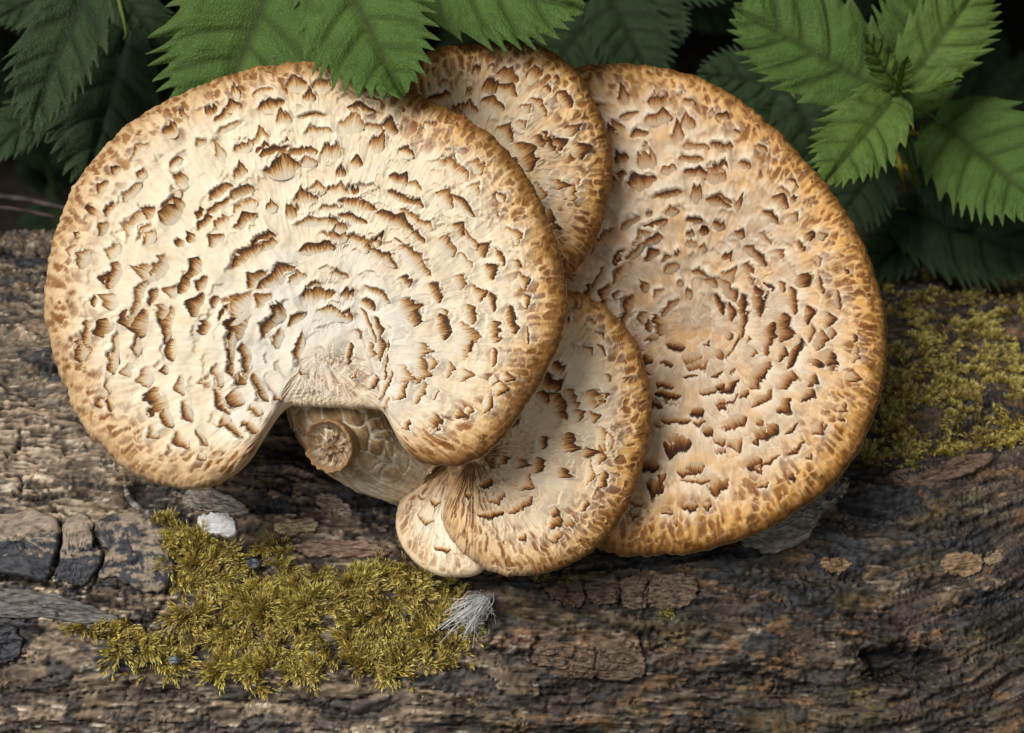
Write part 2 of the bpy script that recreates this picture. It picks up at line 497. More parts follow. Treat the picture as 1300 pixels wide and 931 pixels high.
def log_fields(x, phi, want_col=False):
    """height above the cylinder (photo px) and colour"""
    P, N = log_base(x, phi)
    px, py = to_px(P)
    X = x / PX; S = -phi * LOG_R / PX              # log px along and round the log
    # grain bends upward on the right-hand side
    bend = 0.0009 * np.clip(X - 400, 0, 400) ** 2 * sstep(-700, -500, S) * 0.9
    S2 = S + bend + 14 * fbm(X / 190, S / 110, 3, 21)
    n_big = fbm(X / 260, S2 / 90, 4, 31)
    n_lay = fbm(X / 130, S2 / 30, 5, 41, 0.55)
    n_fine = fbm(X / 44, S2 / 5.5, 4, 51, 0.6)
    n_fib = fbm(X / 110, S2 / 3.4, 3, 61, 0.6)
    wx = 22 * fbm(X / 40, S / 22, 4, 71, 0.6); wy = 12 * fbm(X / 40, S / 18, 4, 72, 0.6)
    vis = sstep(-330, -200, px) * sstep(1630, 1500, px)
    dark = blob(px, py, DARK_BLOBS, wx, wy) * vis
    pale = blob(px, py, PALE_BLOBS, wx * .9, wy * .9) * vis
    rust = blob(px, py, RUST_BLOBS, wx, wy) * vis
    pat = fbm(X / 75, S2 / 34, 5, 251, .6)                 # ragged edges for every patch
    dark = sstep(.30, .52, dark + .38 * pat); pale = sstep(.30, .60, pale + .45 * pat) ; rust = sstep(.25, .55, rust + .4 * pat)
    dk = np.clip(dark + sstep(0.16, 0.30, pat) * 0.9 * (1 - pale), 0, 1)
    dk = dk * sstep(-0.75, -0.1, n_fine + dark)
    # layered flakes: terrace the layer noise
    ter = n_lay * 3.2
    st = np.floor(ter); fr = ter - st
    ter = (st + sstep(0.30, 0.62, fr)) / 3.2
    h = 10 * n_big + 9 * ter + 1.8 * n_fine + 1.8 * n_fib
    h += 3.0 * dk - 2.0 * pale
    vx = X / 62 + 1.1 * fbm(X / 40, S / 16, 3, 201); vy = S2 / 9.5 + 1.0 * fbm(X / 34, S / 14, 3, 202)
    g1, g2, gr, _, _ = voronoi(vx, vy, 203)
    fedge = sstep(.16, .0, g2 - g1)
    flk = sstep(-.35, .25, fbm(X / 110, S / 60, 3, 204))
    h += flk * (4.5 * (gr - .5) - 2.5 * fedge)
    gro = np.maximum(sstep(.12, .0, np.abs(perlin(X / 150, S2 / 7.5, 205))) * sstep(-.2, .3, perlin(X / 90, S2 / 22, 206)), sstep(.07, .0, np.abs(perlin(X / 240, S2 / 15, 208))))
    h -= 5.0 * gro
    # checks across the grain
    f1, f2, cr, _, _ = voronoi(X / 62 + 0.7 * perlin(X / 60, S / 30, 5), S2 / 34, 81)
    edge = f2 - f1
    check = sstep(0.075, 0.0, edge) * (rnd(np.floor(X / 140).astype(np.int64), np.floor(S / 90).astype(np.int64), 5) > 0.35)
    check = check * sstep(-0.1, 0.35, fbm(X / 150, S / 80, 2, 91))
    # long splits along the grain
    sp = perlin(X / 210, S2 / 17, 101)
    split = sstep(0.035, 0.0, np.abs(sp)) * sstep(0.05, 0.4, perlin(X / 120, S2 / 40, 103))
    ck = np.maximum(0.8 * check, split)
    jx = px + 4.0 * fbm(X / 16, S / 16, 3, 111); jy = py + 4.0 * fbm(X / 16, S / 16, 3, 112)
    for pts, w in CRACKS:
        P0 = np.array(pts); bb = 12
        m = (px > P0[:, 0].min() - bb) & (px < P0[:, 0].max() + bb) & (py > P0[:, 1].min() - bb) & (py < P0[:, 1].max() + bb)
        if m.any():
            d = seg_dist(jx[m], jy[m], pts)
            ck[m] = np.maximum(ck[m], sstep(w * 1.9, w * 0.6, d))
    pits = sstep(0.30, 0.12, voronoi(X / 11, S2 / 8, 121)[0]) * sstep(0.15, 0.5, fbm(X / 60, S / 40, 3, 123)) * (1 - dk)
    h -= 9 * ck + 4 * pits
    # hollow at the lower right
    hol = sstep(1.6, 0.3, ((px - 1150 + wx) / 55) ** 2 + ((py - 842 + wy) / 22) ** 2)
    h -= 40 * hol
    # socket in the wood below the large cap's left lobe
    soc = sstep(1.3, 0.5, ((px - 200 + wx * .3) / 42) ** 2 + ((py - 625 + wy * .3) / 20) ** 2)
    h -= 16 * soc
    if not want_col:
        return h
    tan = srgb(160, 143, 124); greybrown = srgb(116, 104, 92); brown = srgb(92, 75, 60)
    slate = srgb(84, 87, 93); black = srgb(28, 25, 23); palec = srgb(186, 170, 150); rustc = srgb(132, 92, 64)
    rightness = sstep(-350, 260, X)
    c = mixc(greybrown, tan, sstep(-0.45, 0.35, n_lay + 0.5 * n_fine))
    c = mixc(c, brown, 0.7 * sstep(0.0, 0.6, fbm(X / 90, S2 / 26, 4, 131) + 0.25 * n_fib))
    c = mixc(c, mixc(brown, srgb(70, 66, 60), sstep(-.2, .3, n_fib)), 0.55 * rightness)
    c = mixc(c, palec, np.clip(pale, 0, 1) * sstep(-0.7, 0.3, n_fine + n_fib))
    c = mixc(c, rustc, rust * sstep(-0.5, 0.4, n_fine) * 0.9)
    c = mixc(c, srgb(156, 126, 94), .85 * rightness * sstep(.22, .34, fbm(X / 58, S2 / 30, 5, 255, .6)))
    c = mixc(c, mixc(slate, srgb(48, 46, 46), sstep(-.3, .4, n_fine)), dk * 0.92)
    c = mixc(c, srgb(200, 192, 178), 0.8 * sstep(0.5, 0.78, n_fine + 0.3 * n_lay) * (1 - dk) * (1 - 0.6 * rightness))
    c = mixc(c, srgb(92, 88, 50), 0.45 * sstep(0.15, 0.6, fbm(X / 120, S / 60, 4, 141)) * rightness)
    c = c * (1 + flk * (1.0 * (gr - .5)) * (1 - .6 * dk))[..., None]
    c = mixc(c, black, np.clip(.55 * fedge * flk + .8 * gro, 0, .85))
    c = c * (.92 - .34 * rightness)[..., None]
    c = .16 * np.power(np.maximum(c, 1e-4) / .16, 1.22) * np.array([.78, .765, .74])
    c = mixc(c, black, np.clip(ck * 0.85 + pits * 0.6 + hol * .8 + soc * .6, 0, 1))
    c = c * (0.80 + 0.28 * sstep(-0.7, 0.7, n_fib + 0.6 * n_fine))[..., None]
    return h, c

xs = np.concatenate([np.linspace(-1.1, -0.36, 60)[:-1], np.linspace(-0.36, 0.36, 730), np.linspace(0.36, 1.1, 60)[1:]])
ph = np.concatenate([np.linspace(-math.pi, -0.42, 40)[:-1], np.linspace(-0.42, 1.62, 480), np.linspace(1.62, math.pi, 40)[1:-1]])
XX, PH = np.meshgrid(xs, ph)
LB, LN = log_base(XX, PH)
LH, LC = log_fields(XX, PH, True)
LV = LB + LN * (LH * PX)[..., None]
# end discs
nx = len(xs); npx = len(ph)
V = LV.reshape(-1, 3); F = grid_faces(npx, nx)
wrapf = np.stack([(npx - 1) * nx + np.arange(nx - 1), (npx - 1) * nx + np.arange(1, nx), np.arange(1, nx), np.arange(nx - 1)], -1)
F = np.concatenate([F, wrapf])
n0 = len(V)
ends = np.array([LA0 - LAX * 1.1, LA0 + LAX * 1.1])
r = np.arange(npx); r2 = (r + 1) % npx
e0 = np.stack([r * nx, r2 * nx, np.full(npx, n0), np.full(npx, n0)], -1)
e1 = np.stack([r2 * nx + nx - 1, r * nx + nx - 1, np.full(npx, n0 + 1), np.full(npx, n0 + 1)], -1)
V = np.concatenate([V, ends]); LCf = np.concatenate([LC.reshape(-1, 3), np.tile(srgb(120, 100, 75), (2, 1))])
log = thing('fallen_log', 'weathered barkless grey-brown fallen log carrying the bracket fungi', 'log', (0, 0, 0))
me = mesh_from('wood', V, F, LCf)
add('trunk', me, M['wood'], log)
me = mesh_from('log_end', np.concatenate([V[e0[:, 0]], V[e1[:, 1]], ends]),
               np.concatenate([np.stack([r, r2, np.full(npx, 2 * npx)], -1), np.stack([npx + r2, npx + r, np.full(npx, 2 * npx + 1)], -1)]),
               np.tile(srgb(120, 100, 75), (2 * npx + 2, 1)), smooth=False)
add('sawn_end', me, M['wood'], log)
del V, LV, LB, LN, LH, LC, LCf

def on_log(px, py, lift=0.0):
    px = np.asarray(px, float); py = np.asarray(py, float)
    x, phi, ok = log_uv(px, py)
    b, n = log_base(x, phi)
    h = log_fields(x, phi)
    return b + n * ((h + lift) * PX)[..., None], n, ok

def plate(name, outline, thick, mat, colfn, parent, lift=0.0, rings=20, seg=96, seed=0, rough=1.2):
    """a flake lying on the log: polar grid inside a photo outline, true thickness in px"""
    o = closed_path(outline, seg)
    cx, cy = o.mean(0)
    o = o + rough * 2.2 * np.stack([perlin(np.arange(seg) / 2.5, seed + .5, seed), perlin(np.arange(seg) / 2.5, seed + 9.5, seed)], -1)
    rho = np.concatenate([np.linspace(0.02, 0.93, rings), [0.98, 1.0, 1.0]])
    h = np.concatenate([np.full(rings, thick), [thick * 0.75, thick * 0.2, -7]])
    X = cx + rho[:, None] * (o[:, 0] - cx); Y = cy + rho[:, None] * (o[:, 1] - cy)
    x, phi, ok = log_uv(X, Y)
    b, n = log_base(x, phi)
    lh = log_fields(x, phi)
    lh = 0.5 * lh + 0.5 * lh[:rings].mean()
    H = lh + lift + h[:, None] + rough * 1.0 * fbm(X / 14, Y / 6, 3, seed) * (h > 0)[:, None]
    V = b + n * (H * PX)[..., None]
    c = colfn(X, Y, rho[:, None] + 0 * X)
    org = V[0].mean(0)
    me = mesh_from(name, V.reshape(-1, 3) - (org if parent is None else 0), grid_faces(len(rho), seg, True), c.reshape(-1, 3))
    ob = add(name, me, mat, parent)
    if parent is None: ob.location = org
    return ob

def slate_tan(seed, bias=0.0, split=None):
    def f(X, Y, rho):
        n = fbm(X / 30, Y / 14, 4, seed, .6)
        if split is not None: n = n + (Y - split) / 22
        c = mixc(srgb(146, 130, 112), srgb(60, 60, 64), sstep(-0.15, 0.10, n + .5 * fbm(X / 8, Y / 4, 3, seed + 7) + bias))
        c = c * (0.8 + 0.35 * sstep(-.6, .6, fbm(X / 9, Y / 3, 3, seed + 3)))[..., None]
        return mixc(c, srgb(45, 38, 33), sstep(0.94, 1.0, rho) * .7)
    return f
def plain_fib(c0, c1, seed):
    def f(X, Y, rho):
        return mixc(c0, c1, sstep(-.5, .5, fbm(X / 12, Y / 2.6, 4, seed))) * (1 - .35 * sstep(.95, 1, rho))[..., None]
    return f
PLATES = [
    ([(-60, 650), (-10, 655), (40, 648), (74, 660), (75, 690), (68, 718), (58, 738), (10, 730), (-60, 722)], 7, slate_tan(1, 0, 690), 'bark_plate'),
    ([(82, 664), (108, 652), (119, 668), (119, 692), (132, 702), (122, 728), (104, 746), (86, 740), (70, 736), (77, 708)], 7, slate_tan(2, 0, 700), 'bark_plate'),
    ([(125, 664), (150, 652), (190, 648), (219, 668), (221, 700), (218, 738), (200, 752), (172, 748), (146, 734), (124, 732), (137, 702), (126, 690)], 6, slate_tan(3, -.05), 'bark_plate'),
    ([(-50, 752), (20, 747), (80, 758), (130, 775), (152, 788), (110, 792), (50, 786), (-50, 782)], 5, plain_fib(srgb(84, 84, 80), srgb(120, 114, 104), 4), 'bark_plate'),
    ([(-60, 800), (-20, 790), (15, 796), (30, 815), (18, 838), (-20, 850), (-60, 845)], 7, plain_fib(srgb(44, 44, 48), srgb(66, 66, 70), 5), 'bark_plate'),
    ([(985, 662), (1020, 632), (1050, 604), (1076, 600), (1074, 628), (1046, 650), (1030, 678), (996, 698), (960, 700), (940, 688)], 5, plain_fib(srgb(104, 100, 90), srgb(160, 152, 136), 6), 'bark_plate'),
    ([(1194, 714), (1205, 704), (1228, 703), (1247, 707), (1246, 722), (1232, 732), (1210, 731), (1196, 727)], 5, plain_fib(srgb(104, 84, 60), srgb(140, 116, 86), 7), 'bark_plate'),
    ([(1252, 704), (1266, 700), (1272, 710), (1264, 718), (1252, 716)], 4, plain_fib(srgb(120, 104, 80), srgb(150, 132, 106), 8), 'bark_plate'),
    ([(720, 738), (741, 736), (742, 762), (730, 772), (716, 764), (700, 760), (700, 742)], 6, plain_fib(srgb(70, 52, 40), srgb(112, 90, 70), 9), 'bark_plate'),
    ([(746, 738), (783, 734), (785, 764), (760, 768), (746, 760)], 6, plain_fib(srgb(64, 50, 40), srgb(106, 88, 70), 10), 'bark_plate'),
    ([(790, 736), (820, 732), (822, 752), (818, 772), (792, 772)], 6, plain_fib(srgb(66, 52, 42), srgb(110, 92, 74), 11), 'bark_plate'),
    ([(826, 738), (858, 728), (886, 738), (880, 764), (846, 776), (824, 768)], 6, plain_fib(srgb(60, 48, 40), srgb(104, 86, 68), 12), 'bark_plate'),
    ([(690, 815), (730, 822), (722, 848), (676, 842)], 5, plain_fib(srgb(70, 56, 44), srgb(108, 88, 70), 13), 'bark_plate'),
    ([(736, 824), (756, 826), (754, 860), (722, 856)], 5, plain_fib(srgb(70, 56, 44), srgb(108, 88, 70), 14), 'bark_plate'),
    ([(760, 826), (800, 822), (818, 834), (812, 862), (758, 860)], 5, plain_fib(srgb(68, 54, 43), srgb(104, 86, 68), 15), 'bark_plate'),
    ([(232, 626), (262, 620), (300, 636), (316, 648), (312, 658), (282, 656), (250, 650), (236, 644)], 7, plain_fib(srgb(120, 110, 98), srgb(186, 176, 160), 16), 'wood_splinter'),
    ([(404, 630), (424, 630), (448, 648), (442, 658), (420, 652), (402, 642)], 5, plain_fib(srgb(130, 112, 96), srgb(180, 164, 144), 17), 'wood_splinter'),
    ([(352, 666), (385, 660), (402, 664), (400, 674), (366, 680), (350, 676)], 5, plain_fib(srgb(130, 112, 90), srgb(190, 170, 136), 18), 'wood_splinter'),
    ([(375, 690), (420, 686), (470, 690), (500, 700), (470, 708), (420, 706), (384, 704)], 5, plain_fib(srgb(120, 96, 80), srgb(160, 132, 112), 19), 'wood_splinter'),
    ([(1130, 600), (1180, 592), (1240, 574), (1262, 578), (1240, 596), (1180, 614), (1140, 616)], 4, plain_fib(srgb(84, 66, 54), srgb(116, 94, 78), 20), 'wood_splinter'),
    ([(1050, 706), (1074, 708), (1080, 718), (1062, 728), (1042, 716)], 4, plain_fib(srgb(98, 76, 54), srgb(132, 106, 78), 21), 'wood_splinter'),
    ([(210, 797), (250, 792), (268, 800), (262, 812), (226, 814), (208, 808)], 7, plain_fib(srgb(110, 92, 78), srgb(150, 130, 112), 22), 'wood_splinter'),
]
for i, (ol, th, cf, nm) in enumerate(PLATES):
    plate(nm, ol, th, M['bark'], cf, log, seed=i + 3)
# curled dark bark lip round the socket
lip = smooth_path([(158, 614), (164, 632), (180, 648), (205, 655), (232, 652), (246, 643)], 40)
lx, lp_, _ = log_uv(lip[:, 0], lip[:, 1]); q, n = log_base(lx, lp_)
q = q + n * PX * (log_fields(lx, lp_).mean() + 5)
V, F = tube(q, PX * np.interp(np.linspace(0, 1, 40), [0, .2, .8, 1], [2, 5, 5, 2]), 8)
add('bark_lip', mesh_from('bark_lip', V, F, mixc(srgb(60, 54, 50), srgb(150, 144, 134), sstep(0, .5, perlin(np.arange(len(V)) / 9.0, 0.3, 4)))), M['bark'], log)

# ------------------------------------------------------------------ bracket fungi
WHITE = np.array([0.80, 0.72, 0.60]); CREAM = np.array([0.78, 0.62, 0.40]); TAN = np.array([0.56, 0.30, 0.085])
BROWN = np.array([0.29, 0.115, 0.022]); DBROWN = np.array([0.10, 0.042, 0.014]); FLESH = np.array([0.86, 0.76, 0.59])

# --- a family of torn scale shapes: free-edge curve B(a), a in [-1,1]
NV = 20
A33 = np.linspace(-1, 1, 33)
SHAPES = []
for v in range(NV):
    rs = np.random.default_rng(100 + v)
    kind = v % 4
    if kind == 0:      # one sharp point
        c = rs.uniform(-0.35, 0.35)
        b = np.clip(1 - np.abs(A33 - c) / np.where(A33 < c, 1 + c, 1 - c), 0, 1) ** rs.uniform(0.9, 1.5)
    elif kind == 1:    # arc
        b = np.sqrt(np.clip(1 - A33 ** 2, 0, 1)) ** rs.uniform(0.8, 1.4) * 0.8
    elif kind == 2:    # two or three points
        b = np.zeros(33)
        for c in ((-0.5, 0.45) if rs.random() < .5 else (-0.62, 0.0, 0.58)):
            c += rs.uniform(-.08, .08)
            b = np.maximum(b, rs.uniform(0.6, 1.0) * np.clip(1 - np.abs(A33 - c) / 0.5, 0, 1) ** 0.8)
        b = np.maximum(b, 0.45 * (1 - A33 ** 2))
    else:              # ragged arc with a corner
        c = rs.uniform(-.6, .6)
        b = 0.55 * np.sqrt(np.clip(1 - A33 ** 2, 0, 1)) + 0.5 * np.clip(1 - np.abs(A33 - c) / 0.35, 0, 1)
        b *= np.clip((1 - np.abs(A33)) * 6, 0, 1)
    b = b + 0.10 * rs.normal(size=33) * np.clip((1 - np.abs(A33)) * 3, 0, 1)
    b = np.clip(b, 0, 1.2)
    SHAPES.append((b, kind))

SC_COLS, SC_ROWS = 8, 4
def scale_mesh(v, curl):
    b, kind = SHAPES[v]
    a = np.linspace(-1, 1, SC_COLS)
    edge = np.interp(a, A33, b)
    rows = []
    uvs = []
    for j in range(SC_ROWS):
        f = j / (SC_ROWS - 1)
        y = -0.75 * np.sqrt(np.clip(1 - a * a * 0.75, 0, 1)) * (1 - f) + edge * f
        x = a * (0.80 + 0.20 * f)
        z = np.array([-0.9, 0.75, 0.9, 0.9 + curl][j]) + 0 * a
        if j == SC_ROWS - 1:
            z = z * (0.4 + 0.8 * edge) + 0.5 * np.sin(a * 9 + v)
        z = z - 0.8 * np.abs(a) ** 4
        rows.append(np.stack([x, y, z], -1)); uvs.append(np.stack([a + 3.3 * v, np.full(SC_COLS, f)], -1))
    V = np.concatenate(rows)
    me = mesh_from('torn_scale', V, grid_faces(SC_ROWS, SC_COLS), uv=np.concatenate(uvs))
    me.materials.append(M['scale'])
    return me
SCALE_MESH = [[scale_mesh(v, c) for c in (-1.2, 0.1, 1.4)] for v in range(NV)]

class Cap:
    def __init__(s, **k):
        s.__dict__.update(k)
        s.n = TOCAM + math.tan(math.radians(s.tilt_up)) * UP + math.tan(math.radians(s.tilt_right)) * RIGHT
        s.n /= np.linalg.norm(s.n)
        s.e1 = RIGHT - s.n * (RIGHT @ s.n); s.e1 /= np.linalg.norm(s.e1)
        s.e2 = np.cross(s.n, s.e1)
        s.o = pt(*s.origin, s.depth)
        rel = np.array([s.loc2(s.origin[0] + (p[0] - s.origin[0]) * 1.008, s.origin[1] + (p[1] - s.origin[1]) * 1.008 - 4) for p in s.outline])
        pth = closed_path(rel, 1200)
        th = np.arctan2(pth[:, 1], pth[:, 0]); rr = np.hypot(pth[:, 0], pth[:, 1])
        i = np.argsort(th); th, rr = th[i], rr[i]
        T = np.linspace(-math.pi, math.pi, 721)
        R = np.interp(T, np.concatenate([th - 2 * math.pi, th, th + 2 * math.pi]), np.tile(rr, 3))
        k = np.array([.25, .5, .25])
        for _ in range(3):
            R[:-1] = np.convolve(np.concatenate([R[-2:-1], R[:-1], R[:1]]), k, 'valid'); R[-1] = R[0]
        s.T, s.R = T, R
        s.cu, s.cv = s.loc2(*s.ring)
    def loc2(s, px, py):
        """photo px -> cap plane px"""
        d = pt(px, py, 0) - CAM
        t = ((s.o - CAM) @ s.n) / (d @ s.n)
        p = CAM + d * t - s.o
        return (p @ s.e1) / PX, (p @ s.e2) / PX
    def rim(s, th):
        th = (th + math.pi) % (2 * math.pi) - math.pi
        r = np.interp(th, s.T, s.R)
        return r * (1 + 0.009 * perlin(th * 12, s.seed, s.seed) + 0.006 * perlin(th * 40, s.seed + 3, s.seed) + .003 * perlin(th * 130, s.seed + 5, s.seed))
    def macro(s, u, v):
        th = np.arctan2(v, u); r = np.hypot(u, v)
        R = s.rim(th)
        e = np.maximum(R - r, 0)
        du = u - s.cu; dv = v - s.cv
        rc = np.hypot(du, dv); tc = np.arctan2(dv, du)
        w, k = s.roll
        w = np.minimum(w, R * 0.8)
        q = np.clip(1 - e / w, 0, 1)
        h = -k * (1 - np.sqrt(np.maximum(1 - q * q, 0)))
        dp, sg = s.funnel
        h = h - dp * np.exp(-(rc / sg) ** 2)
        h = h + 5 * fbm(u / 130, v / 130, 3, s.seed + 40) + 1.6 * np.sin(rc / 13 + 3 * perlin(u / 90, v / 90, s.seed)) * sstep(0, 80, e)
        h = h + s.wave * np.sin(th * 5 + s.seed) * sstep(0.4, 1, r / R)
        return h, e, rc, tc
    def world(s, u, v, h):
        return s.o + PX * (np.asarray(u)[..., None] * s.e1 + np.asarray(v)[..., None] * s.e2 + np.asarray(h)[..., None] * s.n)

    def make_scales(s):
        rs = np.random.default_rng(s.seed)
        out = []
        r = s.ring_r0
        while r < s.ring_max:
            f = r / s.ring_max
            gap = np.interp(f, [0, .5, 1], s.ring_gap)
            per = np.interp(f, [0, .3, .7, 1], s.ring_per)
            n = max(3, int(2 * math.pi * r / per))
            off = rs.random() * 6.28
            for k in range(n):
                t = off + (k + rs.uniform(-.32, .32)) / n * 2 * math.pi
                rr = r + rs.normal() * gap * 0.30 + s.ring_warp * math.sin(2 * t + s.seed)
                u = s.cu + rr * math.cos(t); v = s.cv + rr * math.sin(t)
                u += 16 * float(perlin(u / 60, v / 60, s.seed + 1)); v += 16 * float(perlin(u / 60, v / 60, s.seed + 2))
                th = math.atan2(v, u)
                e = float(s.rim(np.array([th]))[0]) - math.hypot(u, v)
                if e < s.scale_edge or rs.random() < s.drop: continue
                shrink = np.interp(e, [s.scale_edge, 70, 130], [0.55, 0.85, 1.0])
                w = per * min(1.5, rs.lognormal(-.24, .38)) * shrink
                l = gap * min(1.15, rs.lognormal(-.50, .36)) * shrink * np.interp(f, [0, 1], s.len_k)
                vi = int(rs.integers(NV))
                if vi % 4 == 1 and rs.random() < .65: vi = int(rs.integers(NV // 4)) * 4 + int(rs.choice([0, 2, 3]))
                out.append((u, v, t, w, l, vi, int(rs.choice([0, 1, 1, 2, 2])), rs.uniform(.55, 1.1)))
            r += gap
        out.sort(key=lambda q: -q[3] * q[4])
        return out[:298]

    def make_minor(s):
        rs = np.random.default_rng(s.seed + 500)
        out = []
        for k in range(s.n_minor * 3):
            th = rs.uniform(-math.pi, math.pi); R = float(s.rim(np.array([th]))[0])
            r = R * math.sqrt(rs.random())
            u, v = r * math.cos(th), r * math.sin(th)
            if R - r < s.rim_w: continue
            rc = math.hypot(u - s.cu, v - s.cv); f = min(1, rc / s.ring_max)
            w = rs.uniform(9, 26) * (.8 + .35 * (1 - f)); l = rs.uniform(5, 13) * (.6 + .5 * f)
            out.append((u, v, math.atan2(v - s.cv, u - s.cu) + rs.normal() * .12, w, l, int(rs.integers(NV)), 0, rs.uniform(.15, .5)))
            if len(out) >= s.n_minor: break
        return out

    def build(s):
        root = thing('bracket_fungus', s.label, 'bracket fungus', s.o, 'bracket fungi on the log')
        s.root = root
        nth, nr = s.res
        th = np.linspace(-math.pi, math.pi, nth, endpoint=False)
        rho = np.linspace(0.0, 1, nr) ** 0.86 + 1e-5
        TH, RHO = np.meshgrid(th, rho)
        R = s.rim(TH)
        U = RHO * R * np.cos(TH); Vv = RHO * R * np.sin(TH)
        H, E, RC, TC = s.macro(U, Vv)
        E = (1 - RHO) * R
        sm = TC * s.rref
        # ---- pigment
        fib = fbm(sm / 5.0, RC / 42, 3, s.seed + 60, .6)
        fib2 = fbm(sm / 2.4, RC / 16, 2, s.seed + 61, .6)
        mott = fbm(U / 46, Vv / 46, 4, s.seed + 62)
        inner = sstep(0.0, 1.0, RC / s.ring_max)
        c = mixc(s.c_in, s.c_mid, sstep(0.10, 0.55, inner + 0.12 * mott))
        c = mixc(c, WHITE, 0.30 * sstep(0.0, 0.6, fbm(sm / 30, RC / 18, 3, s.seed + 63)))
        c = mixc(c, TAN * 1.25, s.tan_amt * sstep(-0.1, 0.6, mott + 0.5 * fib))
        side = s.side_lo + (s.side_hi - s.side_lo) * sstep(-1, 1, np.cos(TH - s.side_dir) + 0.25 * mott)
        if s.pale_at:
            qu, qv = s.loc2(*s.pale_at[0])
            side = side * (1 - .9 * sstep(s.pale_at[1], s.pale_at[1] * .5, np.hypot(U - qu, Vv - qv)))
        brim = sstep(s.rim_w * 2.5, 4, E + 16 * fib + 10 * mott) * side
        c = mixc(c, TAN * np.array([1.12, 1.05, .80]), np.clip(0.95 * brim, 0, 1))
        # ---- small flat scales of the margin: packed brown cells parted by a cream net
        Hh = 0
        wq = fbm(U / 20, Vv / 20, 2, s.seed + 3); wq2 = fbm(U / 24, Vv / 24, 2, s.seed + 33)
        for cw, cl, sd, e0, e1_, amt in ((19, 25, 3, s.rim_w * 2.5, s.rim_w * 1.5, .75), (11, 22, 4, s.rim_w * 1.6, s.rim_w * 1.0, 1.0), (7.8, 15, 5, s.rim_w * .5, s.rim_w * .25, 1.0)):
            f1, f2, cr, dx, dy = voronoi(sm / cw + .35 * wq, E / cl + .5 * wq2, s.seed + sd, 0.85)
            band = sstep(e0, e1_, E + 12 * mott)
            lo = sstep(s.rim_w * .8, s.rim_w * 1.2, E + 12 * mott) if cw > 15 else (sstep(s.rim_w * .22, s.rim_w * .4, E) if cw > 8 else 1.0)
            rad = .30 + .30 * ((cr * 5.7) % 1.0)
            tear = np.sqrt((dx * (1.0 + .55 * np.clip(dy, -.5, .5))) ** 2 + (dy * .88) ** 2)     # wider on the outward side
            fill = sstep(rad, rad * .62, tear + .12 * fib2) * sstep(.03, .14, f2 - f1)
            on = (cr > s.rim_skip + (.25 if cw > 15 else 0)) * (.55 + .75 * ((cr * 7.3) % 1.0))
            outw = sstep(.40, -.40, dy)
            bc = mixc(TAN * np.array([.58, .46, .29]), BROWN * np.array([.58, .43, .28]), np.clip(.20 + .75 * outw + .5 * fib2, 0, 1))
            k = np.clip(band * lo * amt * fill * on * (.55 + .75 * side), 0, .97)
            c = mixc(c, bc, k)
            seam = sstep(.16, .03, f2 - f1)
            c = mixc(c, CREAM * np.array([1.02, .94, .80]), band * lo * seam * .4)
            Hh = Hh + band * lo * (.9 * seam - 1.1 * fill * on)
        dark_edge = sstep(s.dark_w, 0, E + 6 * fib + 4 * fib2) * np.clip(side - .35, 0, 1) * 1.5
        c = mixc(c, BROWN * .6, np.clip(dark_edge, 0, .80))
        pale_edge = sstep(16, 2, E) * np.clip(.75 - side, 0, 1)
        c = mixc(c, CREAM * 1.1, np.clip(pale_edge, 0, .8))
        # ---- low relief of fibres and mid-size folds
        Hh = Hh + 0.45 * fib + 0.25 * fib2
        fold = fbm(U / 30, Vv / 30, 3, s.seed + 70, .5)
        Hh = Hh + s.fold * fold
        # ---- torn scales: a pit behind each free edge, a bright lip of flesh beyond it
        scales = s.make_scales()
        minor = s.make_minor()
        lip_c = np.zeros(U.shape); brn = np.zeros(U.shape)
        for (cu, cv, t, w, l, vi, ci, st) in minor + scales:
            mth = np.hypot(U - cu, Vv - cv) < w * 0.75 + l + 16
            idx = np.nonzero(mth)
            if len(idx[0]) == 0: continue
            pu = U[idx] - cu; pv = Vv[idx] - cv
            b_ = pu * math.cos(t) + pv * math.sin(t)
            a_ = (-pu * math.sin(t) + pv * math.cos(t)) / (w / 2)
            aa = np.abs(a_)
            be = np.interp(a_, A33, SHAPES[vi][0]) * l
            gg = be - b_
            win = sstep(1.12, 0.75, aa)
            ins = sstep(-1.2, 1.2, gg) * win
            pit = ins * np.exp(-np.maximum(gg, 0) / (0.55 * l + 5)) * sstep(-1.5, .3, (b_ + 0.8 * l) / (l + 4) - .4)
            Hh[idx] += -s.pit * st * pit
            lp = (1 - sstep(-1.2, 1.2, gg)) * np.exp(-np.maximum(-gg - 1, 0) / (4 + .16 * w)) * sstep(1.3, 0.8, aa)
            Hh[idx] += s.lip * st * lp
            lip_c[idx] = np.maximum(lip_c[idx], lp * min(1, st))
            brn[idx] = np.maximum(brn[idx], ins * np.exp(-np.maximum(gg, 0) / (0.22 * l + 2)) * st)
        rimfade = sstep(s.rim_w * .5, s.rim_w * 1.3, E)
        c = mixc(c, FLESH, np.clip(.8 * lip_c, 0, 1) * (0.35 + .65 * rimfade))
        c = mixc(c, BROWN * .8, np.clip(.8 * brn * sstep(-.6, .5, fib2 + .4), 0, .9))
        if s.neck:      # browned, folded flesh towards the stalk
            nu, nv = s.loc2(*s.neck[0])
            nk = sstep(s.neck[1], s.neck[1] * .25, np.hypot(U - nu, Vv - nv) + 10 * fib)
            c = mixc(c, mixc(DBROWN * 1.6, TAN, sstep(-.3, .5, fbm(sm / 9, RC / 22, 3, s.seed + 77))), .6 * nk)
            Hh = Hh + 4 * nk * fbm(sm / 14, RC / 30, 2, s.seed + 78)
        c = c * (0.92 + 0.12 * sstep(-.7, .7, fib))[..., None]
        HT = H + Hh * sstep(0, 6, E + 1)
        top = np.stack([U, Vv, HT], -1)
